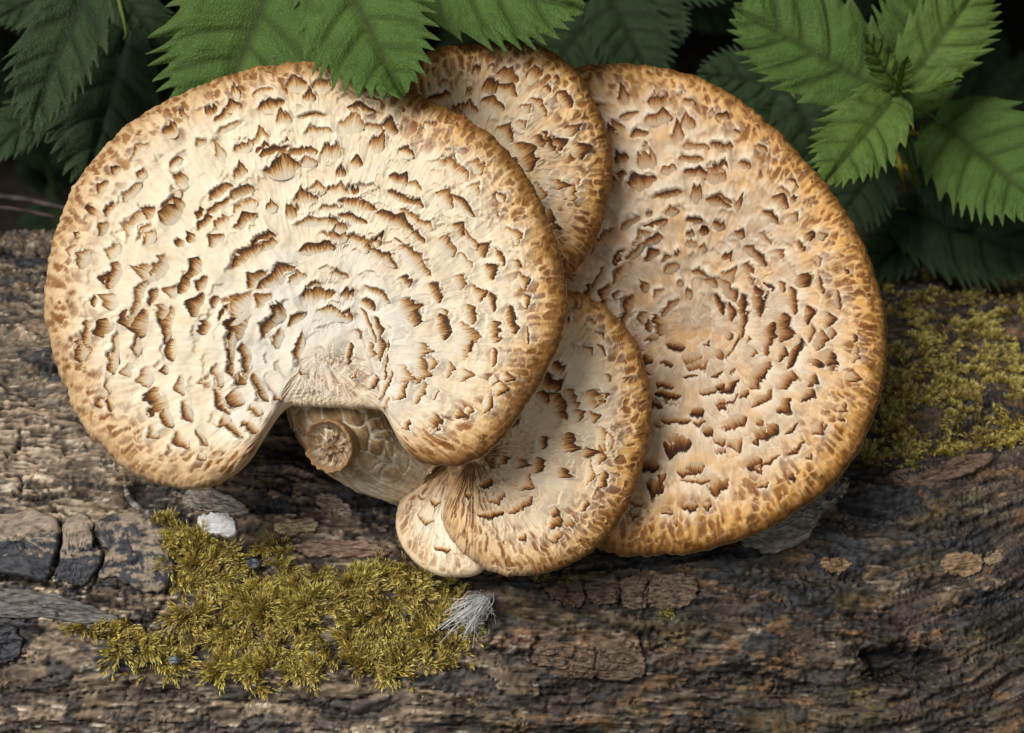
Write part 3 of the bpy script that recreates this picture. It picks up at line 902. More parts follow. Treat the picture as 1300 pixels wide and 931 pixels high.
        # ---- underside: pore layer, back in towards the stalk
        lo_rho = np.array([1.003, 0.995, 0.97, 0.92, 0.8, 0.6, 0.4, 0.2, 0.03])
        lo_t = np.array([2.5, 5, 8, 11, 15, 20, 26, 33, 36.0]) * s.thick
        TH2, RH2 = np.meshgrid(th, lo_rho)
        R2 = s.rim(TH2)
        U2 = RH2 * R2 * np.cos(TH2); V2 = RH2 * R2 * np.sin(TH2)
        Hs, _, RC2, TC2 = s.macro(U2 * .98, V2 * .98)
        edgeH = H[-1][None, :]
        H2 = np.minimum(Hs, edgeH + 200 * (1 - RH2)) - lo_t[:, None]
        H2 = np.minimum(H2, edgeH - lo_t[:, None] * .6)
        low = np.stack([U2, V2, H2], -1)
        under = np.broadcast_to(CREAM * np.array([.95, .95, .85]), low.shape)
        L = np.concatenate([top, low]); C = np.concatenate([c, under])
        W = PX * (L[..., 0:1] * s.e1 + L[..., 1:2] * s.e2 + L[..., 2:3] * s.n)
        tot = len(rho) + len(lo_rho)
        uvc = np.stack([np.concatenate([sm, TC2 * s.rref]), np.concatenate([RC, RC2])], -1).reshape(-1, 2)
        me = mesh_from('cap', W.reshape(-1, 3), grid_faces(tot, nth, True), C.reshape(-1, 3), uvc)
        add('cap', me, M['cap'], root)
        # ---- scale objects
        if scales:
            us = np.array([q[0] for q in scales]); vs = np.array([q[1] for q in scales])
            h0 = s.macro(us, vs)[0]; hu = s.macro(us + 3, vs)[0]; hv = s.macro(us, vs + 3)[0]
            for i, (cu, cv, t, w, l, vi, ci, st) in enumerate(scales):
                ob = bpy.data.objects.new('scale', SCALE_MESH[vi][ci])
                col.objects.link(ob); ob.parent = root
                nn = s.n - s.e1 * (hu[i] - h0[i]) / 3 - s.e2 * (hv[i] - h0[i]) / 3
                nn /= np.linalg.norm(nn)
                rad = s.e1 * math.cos(t) + s.e2 * math.sin(t)
                rad = rad - nn * (rad @ nn); rad /= np.linalg.norm(rad)
                tang = np.cross(rad, nn)           # a axis = -sin,cos -> mirror keeps a right-handed frame below
                tang = -tang
                sink = s.pit * 0.30 * st
                p = PX * (cu * s.e1 + cv * s.e2 + h0[i] * s.n) - nn * (sink - 1.2) * PX
                zs = 1.1 + 0.04 * l
                m3 = np.stack([tang * w / 2 * PX, rad * l * PX, np.cross(tang, rad) * zs * PX], 1)
                if m3[:, 2] @ nn < 0: m3[:, 2] *= -1
                mt = Matrix(((*m3[0], p[0]), (*m3[1], p[1]), (*m3[2], p[2]), (0, 0, 0, 1)))
                ob.matrix_local = mt
                f = min(1, math.hypot(cu - s.cu, cv - s.cv) / s.ring_max)
                cc = (np.asarray(s.c_in) * (1 - f) + np.asarray(s.c_mid) * f) * (0.86 + 0.1 * random.random())
                ob.color = (*cc, 1)
        return root

    def stalk(s, ctrl, radii, n=50, seg=64, white=0.4, net=19):
        """reticulate stalk running from under the cap to the log"""
        P = smooth_path([pt(*c) for c in ctrl], n)
        rr = np.interp(np.linspace(0, 1, n), np.linspace(0, 1, len(radii)), radii)
        V, F = tube(P, rr * PX, seg)
        V = V.reshape(n, seg, 3)
        cen = P[:, None, :]
        nrm = (V - cen) / (rr * PX)[:, None, None]
        length = np.linalg.norm(np.diff(P, axis=0), axis=1).sum() / PX
        A, Lq = np.meshgrid(np.arange(seg) / seg, np.linspace(0, 1, n))
        per = max(4, int(2 * math.pi * np.mean(radii) / net))
        # cells on a wrapped strip (noise warps only, seam hidden behind)
        xx = A * per; yy = Lq * length / (net * 1.2)
        f1, f2, cr, dx, dy = voronoi(xx + .3 * perlin(xx, yy, 5), yy + .3 * perlin(xx, yy, 8), s.seed + 90)
        seam = sstep(0.15, 0.03, f2 - f1)
        fibr = fbm(A * 60, Lq * 4, 3, s.seed + 91)
        wv = sstep(white - .2, white + .2, Lq + .25 * fbm(A * 6, Lq * 5, 3, s.seed + 92))
        c = mixc(srgb(176, 148, 108), srgb(124, 98, 66), sstep(-.2, .5, fbm(A * 20, Lq * 8, 3, s.seed + 93)))
        c = mixc(c, srgb(232, 220, 196), wv * (.6 + .4 * sstep(-.4, .4, fibr)))
        c = mixc(c, srgb(226, 214, 190), .85 * seam * (1 - .6 * wv))
        h = (1 - wv * .6) * (2.4 * sstep(.02, .25, f2 - f1)) + 1.6 * fibr + 2.0 * fbm(A * 5, Lq * 3, 2, 7)
        V = V + nrm * (h * PX)[..., None]
        return add('stalk', mesh_from('stalk', V.reshape(-1, 3) - s.o, F, c.reshape(-1, 3)), M['stalk'], s.root)

CAPS = {}
CAPS['A'] = Cap(
    label='largest cream bracket fungus, a notched kidney-shaped cap over a netted stalk', origin=(425, 330), ring=(405, 445), depth=-0.009,
    tilt_up=13, tilt_right=-3, seed=11, roll=(40, 22), funnel=(20, 95), wave=4, thick=1.0, res=(900, 240), rref=290,
    ring_r0=26, ring_max=360, ring_gap=(17, 23, 25), ring_per=(30, 38, 38, 34), ring_warp=7, scale_edge=34, drop=.08, n_minor=380, len_k=(.8, 1.0),
    c_in=(.70, .64, .54), c_mid=(.78, .655, .465), tan_amt=.16, side_lo=.62, side_hi=1.05, side_dir=math.radians(22), rim_w=34, rim_skip=.22, dark_w=36,
    pale_at=((425, 530), 120), fold=2.2, pit=4.4, lip=4.3, neck=None,
    outline=[(366, 512), (352, 524), (340, 541), (334, 553), (327, 568), (315, 584), (296, 600), (268, 614), (240, 619), (205, 613), (170, 600), (140, 577), (112, 550), (90, 515),
             (72, 470), (62, 430), (56, 390), (59, 345), (66, 305), (78, 265), (95, 228), (118, 198), (145, 170), (180, 142), (215, 122), (260, 104), (300, 92), (345, 83),
             (385, 79), (420, 82), (460, 90), (500, 103), (540, 124), (575, 142), (605, 160), (632, 182), (656, 208), (676, 240), (693, 275), (706, 315), (714, 355), (717, 392),
             (710, 426), (697, 457), (680, 490), (656, 526), (632, 558), (610, 577), (580, 588), (550, 587), (524, 580), (506, 563), (497, 545), (489, 527), (478, 515), (440, 513), (400, 513)])
CAPS['B'] = Cap(
    label='bracket fungus cap wedged behind the largest cap, its top under a nettle leaf', origin=(620, 215), ring=(585, 235), depth=-0.066,
    tilt_up=8, tilt_right=8, seed=23, roll=(46, 30), funnel=(14, 80), wave=3, thick=.9, res=(600, 130), rref=185,
    ring_r0=24, ring_max=215, ring_gap=(20, 24, 23), ring_per=(32, 34, 32, 28), ring_warp=4, scale_edge=36, drop=.06, n_minor=160, len_k=(.9, 1.1),
    c_in=(.66, .53, .36), c_mid=(.70, .53, .33), tan_amt=.42, side_lo=.85, side_hi=1.1, side_dir=0.0, rim_w=36, rim_skip=.12, dark_w=30,
    pale_at=None, fold=2.0, pit=4.5, lip=3.5, neck=None,
    outline=[(510, 120), (528, 78), (560, 60), (600, 53), (640, 50), (672, 50), (702, 62), (735, 90), (756, 125), (775, 165), (782, 205), (778, 245), (766, 290), (746, 328),
             (716, 356), (670, 365), (610, 350), (560, 320), (520, 280), (498, 230), (496, 170)])
CAPS['C'] = Cap(
    label='wide tan bracket fungus with a sunken centre, partly tucked behind two other caps', origin=(880, 400), ring=(868, 396), depth=-0.078,
    tilt_up=13, tilt_right=-9, seed=37, roll=(44, 25), funnel=(78, 135), wave=5, thick=1.0, res=(800, 185), rref=265,
    ring_r0=44, ring_max=320, ring_gap=(17, 23, 27), ring_per=(20, 30, 38, 34), ring_warp=6, scale_edge=38, drop=.06, n_minor=460, len_k=(.8, 1.0),
    c_in=(.46, .325, .21), c_mid=(.54, .385, .24), tan_amt=.45, side_lo=.85, side_hi=1.05, side_dir=math.radians(-20), rim_w=40, rim_skip=.10, dark_w=26,
    pale_at=None, fold=3.4, pit=4.0, lip=3.5, neck=None,
    outline=[(690, 110), (728, 86), (780, 82), (830, 85), (880, 97), (930, 122), (975, 155), (1020, 200), (1056, 245), (1085, 290), (1107, 340), (1120, 390), (1124, 440), (1118, 490),
             (1105, 532), (1085, 575), (1055, 612), (1020, 640), (980, 665), (930, 685), (880, 698), (830, 703), (790, 702), (750, 690), (700, 650), (664, 580), (650, 480), (648, 350), (655, 220), (668, 150)])
CAPS['D'] = Cap(
    label='mid-sized bracket fungus fanning out below the largest cap over the mossy wood', origin=(680, 575), ring=(602, 575), depth=-0.032,
    tilt_up=12, tilt_right=6, seed=41, roll=(36, 22), funnel=(16, 60), wave=3, thick=.9, res=(640, 150), rref=205,
    ring_r0=40, ring_max=235, ring_gap=(25, 27, 26), ring_per=(36, 36, 34, 30), ring_warp=4, scale_edge=34, drop=.08, n_minor=210, len_k=(.8, .9),
    c_in=(.72, .56, .37), c_mid=(.82, .66, .45), tan_amt=.28, side_lo=.55, side_hi=1.1, side_dir=math.radians(18), rim_w=32, rim_skip=.16, dark_w=26,
    pale_at=None, fold=1.4, pit=3.7, lip=3.5, neck=((588, 578), 66),
    outline=[(700, 362), (722, 366), (760, 383), (790, 410), (812, 442), (825, 480), (830, 520), (826, 560), (815, 602), (800, 640), (780, 673), (755, 699), (720, 719), (682, 730),
             (642, 730), (610, 716), (582, 692), (567, 665), (568, 638), (578, 612), (592, 585), (600, 550), (620, 480), (655, 400)])
CAPS['E'] = Cap(
    label='smallest pale bracket fungus tucked beneath the edge of the fan-shaped cap', origin=(562, 660), ring=(575, 580), depth=-0.044,
    tilt_up=16, tilt_right=-8, seed=53, roll=(20, 14), funnel=(8, 50), wave=3, thick=.8, res=(420, 90), rref=125,
    ring_r0=60, ring_max=130, ring_gap=(26, 26, 24), ring_per=(34, 34, 32, 30), ring_warp=2, scale_edge=22, drop=.2, n_minor=25, len_k=(.7, .8),
    c_in=(.74, .58, .38), c_mid=(.84, .74, .57), tan_amt=.25, side_lo=.25, side_hi=.45, side_dir=math.radians(180), rim_w=20, rim_skip=.35, dark_w=6,
    pale_at=None, fold=2.0, pit=3.4, lip=3.0, neck=((572, 590), 84),
    outline=[(548, 585), (534, 598), (524, 615), (508, 632), (500, 655), (502, 678), (512, 700), (530, 719), (556, 732), (580, 734), (606, 728), (632, 700), (636, 660), (622, 620), (605, 590), (576, 577)])
for k in CAPS: CAPS[k].build()
CAPS['A'].stalk([(425, 478, -.047), (436, 530, -.039), (462, 566, -.046), (510, 592, -.068), (560, 612, -.105)], [74, 64, 56, 50, 52], n=190, seg=240, white=.58)
CAPS['B'].stalk([(600, 240, -.075), (610, 330, -.11), (610, 450, -.125), (600, 560, -.135)], [40, 36, 36, 44])
CAPS['C'].stalk([(860, 420, -.140), (800, 480, -.138), (720, 550, -.13), (650, 610, -.115)], [40, 40, 42, 50])
CAPS['D'].stalk([(640, 565, -.045), (605, 580, -.058), (580, 600, -.085), (570, 618, -.105)], [46, 40, 36, 40], white=.9)
CAPS['E'].stalk([(575, 620, -.055), (572, 606, -.066), (570, 610, -.085), (568, 622, -.105)], [38, 34, 32, 36], white=.9)

# fluted bud on the largest bracket's stalk
def bud():
    s = CAPS['A']
    c = pt(421, 569, -0.013)
    ax = TOCAM * .82 - RIGHT * .45 - UP * .12; ax /= np.linalg.norm(ax)
    e1 = RIGHT - ax * (RIGHT @ ax); e1 /= np.linalg.norm(e1)
    e2 = np.cross(ax, e1)
    prof = [(16, -52), (22, -36), (27, -18), (30, -6), (32, 2), (31.5, 5), (29.5, 5.5), (27, 2), (22, -3), (17, -6), (12, -6), (9, -3), (7.5, -1), (6, -4), (2, -6), (.3, -6)]
    prof = smooth_path(np.array(prof, float) * 1.1, 46)
    a = np.arange(110) / 110 * 2 * math.pi
    A, I = np.meshgrid(a, np.arange(46)); rr = prof[:, 0][:, None]; zz = prof[:, 1][:, None]
    t = I / 45
    flute = perlin(A * 7 / 2, 0.5 + 0 * A, 3) * 3 + np.sin(A * 17 + 2 * perlin(A * 2, 0 * A + .3, 9)) * 1.3
    amp = sstep(4, 20, rr) * sstep(.22, .34, t)
    R = rr * np.where((I > 20) & (rr < 12), 1 + .35 * np.cos(3 * A + .6), 1) + flute * .55 * amp
    Z = zz + flute * amp + 1.2 * fbm(np.cos(A) * rr / 6, np.sin(A) * rr / 6, 3, 5) * sstep(.45, .6, t)
    asym = 1 + .10 * np.cos(A - 2.2)
    R = R * asym
    V = c + PX * ((R * np.cos(A))[..., None] * e1 + (R * np.sin(A))[..., None] * e2 + Z[..., None] * ax)
    cc = mixc(srgb(140, 112, 76), srgb(150, 116, 78), sstep(.2, .34, t + 0 * A))
    cc = mixc(cc, srgb(134, 110, 84), sstep(.42, .5, t + 0 * A))
    cc = mixc(cc, srgb(196, 176, 146), .8 * sstep(.1, .9, np.sin(A * 13 + 5 * perlin(A * 3, t * 8, 4))) * sstep(.44, .55, t) * sstep(.98, .7, t))
    cc = mixc(cc, srgb(84, 56, 34), sstep(.25, .6, fbm(np.cos(A) * rr / 8, np.sin(A) * rr / 8, 3, 15)) * sstep(.45, .55, t))
    cc = mixc(cc, srgb(104, 66, 40), sstep(.86, .93, t + 0 * A))
    add('bud', mesh_from('bud', V.reshape(-1, 3) - s.o, grid_faces(46, 110, True), cc.reshape(-1, 3)), M['stalk'], s.root)
bud()

# ------------------------------------------------------------------ nettles
def leaf_arrays(length, width, seed, teeth=12, nseg=8, half=12, droop=0.12, fold=0.16, quilt=1.0, twist=0.0):
    """nettle blade in local metres: x along the midrib, y across, z up. Returns V, F, Col, UV"""
    rs = np.random.default_rng(seed)
    N = teeth * nseg + 1
    s = np.linspace(0, 1, N)
    tt = np.concatenate([-np.linspace(1, 0, half + 1)[:-1] ** 0.8, np.linspace(0, 1, half + 1) ** 0.8])
    S, Tt = np.meshgrid(s, tt, indexing='ij')
    aT = np.abs(Tt); sg = np.sign(Tt)
    wn = np.interp(s, [0, .04, .12, .25, .40, .55, .70, .82, .92, 1.0], [.16, .52, .84, 1.0, .97, .82, .60, .38, .18, .0])
    wn = np.convolve(np.pad(wn, 3, mode='edge'), np.ones(7) / 7, 'valid'); wn[-1] = 0
    asym = 1 + 0.06 * rs.normal() * sg
    sweep = np.interp(s, [0, .1, .3, 1], [-.10, .06, .24, .28])     # lateral veins run forward
    ph_ = (S * teeth + .22 * perlin(S * teeth * .6, 3.0 * (Tt > 0), seed + 8) + np.where(Tt > 0, .35 * rs.random(), .35 * rs.random())) % 1.0
    saw = np.where(ph_ < .78, (ph_ / .78) ** 1.25, (1 - ph_) / .22)
    amp = np.interp(S, [0, .05, .3, .8, 1], [.25, .7, 1, .8, .15]) * (0.85 + .3 * rnd(np.floor(S * teeth).astype(np.int64), (Tt > 0).astype(np.int64), seed))
    tw = np.clip((aT - .70) / .30, 0, 1) ** 1.2
    W = width / 2
    y = sg * asym * aT * W * wn[:, None] * (1 + tw * (saw - .45) * .29 * amp)
    x = length * (S + (sweep[:, None]) * aT ** 1.2 * wn[:, None] / .97)
    x = x + length * tw * (saw - .3) * .090 * amp
    x = x / max(1e-9, (x[-1, half] / length))
    # relief: blade bulges between the lateral veins
    nv = 5.5
    lat = (S * nv + .45 * (Tt > 0) + .35 * perlin(S * 5, 2.0 * (Tt > 0), seed + 21)) % 1.0
    dv = np.minimum(lat, 1 - lat)
    vein = np.exp(-(dv / .10) ** 2) * sstep(1.0, .75, aT) * sstep(.97, .85, S)
    l2 = (S * nv * 2.6 + 1.3 * aT + .8 * perlin(S * 9, Tt * 3, seed + 31)) % 1.0
    d2 = np.minimum(l2, 1 - l2)
    br = np.exp(-(d2 / .12) ** 2) * sstep(.25, .6, aT)          # branch veins towards the margin
    dm = np.exp(-(aT * wn[:, None] / .045) ** 2)
    sub = np.abs(np.sin((aT * 6 + .55 * perlin(S * 26, Tt * 5, seed)) * math.pi)) ** .5
    q = length * .012 * quilt
    z = q * (1.6 * np.clip(dv * 2, 0, 1) ** .6 * (1 - dm) * sstep(0, .18, aT) + .75 * sub * (1 - vein) * sstep(0, .2, aT) - .55 * br)
    z = z + q * .8 * fbm(x / length * 6, y / length * 6, 2, seed)
    z = z + fold * np.abs(y) - q * 1.1 * dm
    z = z + .05 * length * fbm(x / length * 1.6 + seed, y / length * 1.6, 2, seed + 2) * aT
    z = z - droop * length * (x / length) ** 2 - .35 * W * np.clip(aT - .55, 0, 1) ** 2 * wn[:, None]
    z = z + tw * (rnd(np.floor(S * teeth).astype(np.int64), (Tt > 0).astype(np.int64), seed + 4) - .55) * W * .10
    # twist about the midrib
    a = twist * (x / length)
    y, z = y * np.cos(a) - z * np.sin(a), y * np.sin(a) + z * np.cos(a)
    V = np.stack([x, y, z], -1).reshape(-1, 3)
    colr = np.stack([np.clip(np.maximum(np.maximum(np.maximum(dm, .8 * vein), .5 * br), .5 * sstep(.55, .1, sub) * (aT > .12)), 0, 1), tw * (saw > .7) * .5, 0 * aT], -1).reshape(-1, 3)
    uv = np.stack([x / length, y / length], -1).reshape(-1, 2)
    return V, grid_faces(N, 2 * half + 1), colr, uv

def frame(base, tip, roll_n):
    x = tip - base; L = np.linalg.norm(x); x = x / L
    n = roll_n - x * (roll_n @ x); n /= np.linalg.norm(n)
    y = np.cross(n, x)
    return x, y, n, L

class Nettle:
    def __init__(s, ground, label, group=None):
        s.loc = np.array(ground, float)
        s.root = thing('nettle_plant', label, 'nettle', s.loc, group)
        s.seed = int(abs(ground[0] * 1000 + ground[1] * 777)) % 9999
        s.k = 0
    def stem(s, ctrl, r0=.0032, r1=.0014, colr=None):
        P = smooth_path([s.loc] + [np.asarray(c) for c in ctrl], 40)
        V, F = tube(P, np.linspace(r0, r1, 40), 9)
        c = mixc(srgb(70, 88, 40), srgb(104, 118, 48), np.linspace(0, 1, len(V)))
        add('stem', mesh_from('stem', V - s.loc, F, c), M['stem'], s.root)
        s.path = P
        return P
    def leaf(s, base, tip, width_px, mat='leaf', up=None, at=None, lean=0.0, **kw):
        """base, tip: (px, py, depth); width in photo px; `at` = world point where the petiole leaves the stem"""
        b = pt(*base); t = pt(*tip)
        n = TOCAM * .80 + np.array([0, 0, 1.0]) * .35 + RIGHT * lean if up is None else np.asarray(up, float)
        x, y, n, L = frame(b, t, n)
        s.k += 1
        V, F, C, UV = leaf_arrays(L, width_px * PX, s.seed + s.k, **kw)
        Wd = b + V[:, :1] * x + V[:, 1:2] * y + V[:, 2:] * n
        lf = add('leaf', mesh_from('leaf', Wd - s.loc, F, C, UV), M[mat], s.root)
        if at is None:
            i = np.argmin(np.linalg.norm(s.path - b, axis=1)); at = s.path[i]
        mid = (b + at) / 2 + np.array([0, 0, .004])
        V, F = tube(smooth_path([at, mid, b, b + x * L * .06 - n * .0006], 14), np.linspace(.0013, .0008, 14), 6)
        add('petiole', mesh_from('petiole', V - s.loc, F, np.tile(srgb(96, 112, 52), (len(V), 1))), M['stem'], lf)
        return lf

def gp(px, py):
    """ground point below a photo pixel's ray"""
    d = pt(px, py, 0) - CAM
    t = -CAM[2] / d[2]
    p = CAM + d * t
    return np.array([p[0], p[1], -.005])

# left plant whose leaves hang over the caps
n1 = Nettle((-0.10, 0.36, -.005), 'nettle whose broad serrated leaves hang over the tops of two caps', 'nettles behind the log')
n1.stem([pt(445, 160, -.34), pt(450, -60, -.17), pt(448, -130, -.13)])
top1 = n1.path[-1]; lo1 = n1.path[-7]
n1.leaf((352, -42, -.075), (262, 172, -.055), 225, lean=-.15, at=lo1, droop=.10, teeth=12, twist=-.15)
n1.leaf((418, -66, -.060), (512, 121, -.008), 165, lean=-.1, at=top1, droop=.06, teeth=12, fold=.22)
n1.leaf((515, -30, -.085), (738, 4, -.055), 150, lean=.1, at=lo1, droop=.08, teeth=12)
n1.leaf((440, -150, -.10), (330, -90, -.06), 110, at=top1)
n1.leaf((470, -150, -.12), (600, -110, -.08), 110, at=top1)
# left-hand plant, drooping leaves
n2 = Nettle((-0.36, 0.40, -.005), 'nettle with shaded drooping leaves beside the largest cap', 'nettles behind the log')
n2.stem([pt(150, 180, -.36), pt(150, 20, -.24), pt(140, -60, -.20)])
n2.leaf((132, -48, -.16), (28, 150, -.11), 128, 'leaf_shade', lean=-.25, droop=.12, teeth=13, fold=.3)
n2.leaf((160, 40, -.20), (110, 232, -.17), 150, 'leaf_shade', lean=.3, droop=.10, teeth=12)
n2.leaf((100, 110, -.22), (-20, 190, -.18), 84, 'leaf_shade', lean=-.2, droop=.15)
n2.leaf((170, 20, -.24), (262, 140, -.20), 120, 'leaf_shade', lean=.2)
n2.leaf((150, -20, -.22), (214, 70, -.20), 86, 'leaf_shade', lean=.2)
n2.leaf((120, -30, -.24), (-10, 20, -.22), 90, 'leaf_shade')
# right-hand shoot seen from above
n3 = Nettle((0.26, 0.34, -.005), 'fresh nettle shoot with a rosette of bright toothed leaves and a young tip', 'nettles behind the log')
n3.stem([pt(1168, 330, -.34), pt(1150, 190, -.21), pt(1139, 116, -.155)], .003, .0012)
c3 = n3.path[-1]; m3_ = n3.path[-5]
n3.leaf((1126, 118, -.16), (932, 8, -.155), 168, lean=-.05, at=c3, droop=.03, teeth=12)
n3.leaf((1150, 108, -.155), (1252, -28, -.15), 118, 'leaf_young', lean=.1, at=c3, droop=.02, teeth=12)
n3.leaf((1138, 122, -.145), (1046, 232, -.10), 112, 'leaf_young', lean=-.1, at=c3, droop=.05, teeth=12, fold=.25)
n3.leaf((1186, 150, -.19), (1330, 262, -.15), 190, lean=.15, at=m3_, droop=.04, teeth=14)
n3.leaf((1140, 114, -.145), (1093, 42, -.125), 46, 'leaf_young', at=c3, fold=.5, droop=-.05, teeth=13, quilt=1.4)
n3.leaf((1146, 116, -.14), (1224, 100, -.12), 44, 'leaf_young', at=c3, fold=.5, droop=-.02, teeth=13, quilt=1.4, up=UP * .6 + TOCAM * .6)
n3.leaf((1142, 112, -.14), (1152, 66, -.12), 20, 'leaf_young', at=c3, fold=.7, droop=-.1, teeth=9)
n3.leaf((1136, 116, -.14), (1128, 100, -.12), 12, 'leaf_young', at=c3, fold=.7, droop=-.1, teeth=7)
n3.leaf((1150, 150, -.22), (1190, -50, -.20), 150, 'leaf', lean=.1, at=m3_, droop=.04)
n3.leaf((1120, 200, -.24), (1060, 285, -.22), 96, 'leaf_shade', at=n3.path[-9], lean=-.1)
n3.leaf((1165, 215, -.25), (1235, 285, -.24), 60, 'leaf_shade', at=n3.path[-10])
# plant between the two, leaves low and in shade
n4 = Nettle((0.12, 0.42, -.005), 'nettle in deep shade whose dull leaves show above the back cap', 'nettles behind the log')
n4.stem([pt(830, 160, -.42), pt(800, 40, -.34), pt(790, -40, -.30)])
n4.leaf((770, -10, -.27), (830, 96, -.24), 130, 'leaf_shade', lean=.1, teeth=12)
n4.leaf((760, 10, -.29), (690, 96, -.26), 120, 'leaf_shade', lean=-.2, teeth=12)
n4.leaf((790, -30, -.28), (868, 50, -.26), 90, 'leaf_shade', lean=.2, teeth=12)
n4.leaf((800, -50, -.32), (940, -20, -.30), 90, 'leaf_shade')
n5 = Nettle((0.22, 0.40, -.005), 'nettle with a shaded leaf spread just above the tan sunken cap', 'nettles behind the log')
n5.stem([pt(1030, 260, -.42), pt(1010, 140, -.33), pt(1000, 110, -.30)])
n5.leaf((1010, 112, -.28), (890, 90, -.26), 90, 'leaf_shade', lean=-.1)
n5.leaf((1006, 118, -.27), (1062, 236, -.24), 130, 'leaf_shade', lean=.1)
n5.leaf((1000, 110, -.28), (950, 210, -.25), 110, 'leaf_shade')
n6 = Nettle((0.34, 0.38, -.005), 'low nettle with a broad shaded leaf lying against the mossy log', 'nettles behind the log')
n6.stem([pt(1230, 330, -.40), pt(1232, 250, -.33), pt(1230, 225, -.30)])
n6.leaf((1140, 262, -.27), (1330, 330, -.23), 150, 'leaf_shade', lean=.0, droop=.02, teeth=17)
n6.leaf((1225, 240, -.29), (1100, 345, -.25), 110, 'leaf_shade', lean=-.1)
n6.leaf((1240, 240, -.30), (1330, 190, -.28), 100, 'leaf_shade')
# a few dry yellow stalks under the right-hand shoot
for i, (a, b) in enumerate((((1090, 186, -.27), (1172, 178, -.25)), ((1112, 170, -.28), (1150, 236, -.30)), ((1120, 214, -.30), (1160, 226, -.29)))):
    P = smooth_path([pt(*a), (pt(*a) + pt(*b)) / 2 + .003, pt(*b), pt(b[0] + 30, b[1] + 90, -.42)], 16)
    P[-1][2] = max(P[-1][2], 0)
    V, F = tube(P, np.linspace(.0022, .0012, 16), 7)
    o = add('dry_stalk', mesh_from('dry_stalk', V - P[-1], F, np.tile(srgb(150, 140, 50), (len(V), 1))), M['stem'])
    o.location = P[-1]
    tag(o, 'thin yellowed stalk lying under the fresh nettle shoot', 'stalk', 'yellowed stalks under the nettle shoot')

# undergrowth nettles: opposite leaf pairs on upright stems, built once per kind and copied
PROTO = []
for v in range(4):
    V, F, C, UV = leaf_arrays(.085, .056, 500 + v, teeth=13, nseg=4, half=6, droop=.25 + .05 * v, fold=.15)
    PROTO.append(mesh_from('undergrowth_leaf', V, F, C, UV)); PROTO[-1].materials.append(M['leaf_shade'])
sv, sf = tube(smooth_path([(0, 0, 0), (.01, .004, .2), (.0, .012, .4)], 16), np.linspace(.003, .0015, 16), 7)
STEM = mesh_from('undergrowth_stem', sv, sf, np.tile(srgb(72, 84, 42), (len(sv), 1))); STEM.materials.append(M['stem'])
def bush(x, y, hgt, seed):
    rs = np.random.default_rng(seed)
    root = thing('nettle_plant', 'nettle crowded in the shaded undergrowth behind the log', 'nettle', (x, y, -.005), 'nettles in the shaded undergrowth')
    st = bpy.data.objects.new('stem', STEM); col.objects.link(st); st.parent = root; st.scale = (1, 1, hgt / .4)
    nn = int(hgt / .055)
    for k in range(1, nn + 1):
        z = hgt * k / nn
        for q in (0, 1):
            az = k * math.pi / 2 + q * math.pi + rs.normal() * .3
            o = bpy.data.objects.new('leaf', PROTO[int(rs.integers(4))]); col.objects.link(o); o.parent = root
            o.location = (.004 * math.cos(az), .004 * math.sin(az) + .012 * (z / .4) ** 2, z)
            o.rotation_euler = (rs.normal() * .2, rs.uniform(-.1, .4), az)
            sc_ = rs.uniform(.75, 1.2) * (1.0 if k < nn else .6)
            o.scale = (sc_, sc_, sc_)
rs = np.random.default_rng(77)
for i in range(32):
    x = -.62 + 1.24 * ((i * .618) % 1.0); y = .40 + .60 * (i / 32) + rs.uniform(-.03, .03)
    bush(x, y, rs.uniform(.10, .22) + .10 * (y > .7), 900 + i)
# unseen shrub added overhead, out of view, to block light and darken the undergrowth
def shrub():
    rs = np.random.default_rng(5)
    root = thing('shade_shrub', 'unseen leafy shrub added to shade the nettles behind the log', 'shade shrub', (0, 1.5, 0))
    for k in range(7):
        x = -1.2 + .4 * k
        P = smooth_path([(x, 0, 0), (x + .1, .0, .6), (x + rs.uniform(-.1, .2), -.2, 1.2), (x, -.8, 1.45)], 20)
        V, F = tube(P, np.linspace(.03, .006, 20), 8)
        add('branch', mesh_from('branch', V, F, np.tile(srgb(60, 48, 36), (len(V), 1))), M['stem'], root)
    n = 18000
    c = np.stack([rs.uniform(-1.6, 1.6, n), rs.uniform(-1.14, .5, n), rs.uniform(0, 1, n)], -1)
    c[:, 2] = np.where(c[:, 1] < -.15, 0.98 + c[:, 2] * .60, .15 + c[:, 2] * 1.45)
    L = rs.uniform(.05, .085, n)[:, None]
    d = rs.normal(size=(n, 3)); d /= np.linalg.norm(d, axis=1)[:, None]
    e = np.cross(d, rs.normal(size=(n, 3))); e /= np.linalg.norm(e, axis=1)[:, None]
    V = np.stack([c - d * L, c + e * L * .5, c + d * L, c - e * L * .5], 1).reshape(-1, 3)
    cc = np.repeat(mixc(srgb(40, 62, 30), srgb(70, 92, 44), rs.random(n)), 4, 0)
    o = add('foliage', mesh_from('foliage', V, np.arange(4 * n).reshape(-1, 4), cc), M['stem'], root)
    o['kind'] = 'stuff'
shrub()

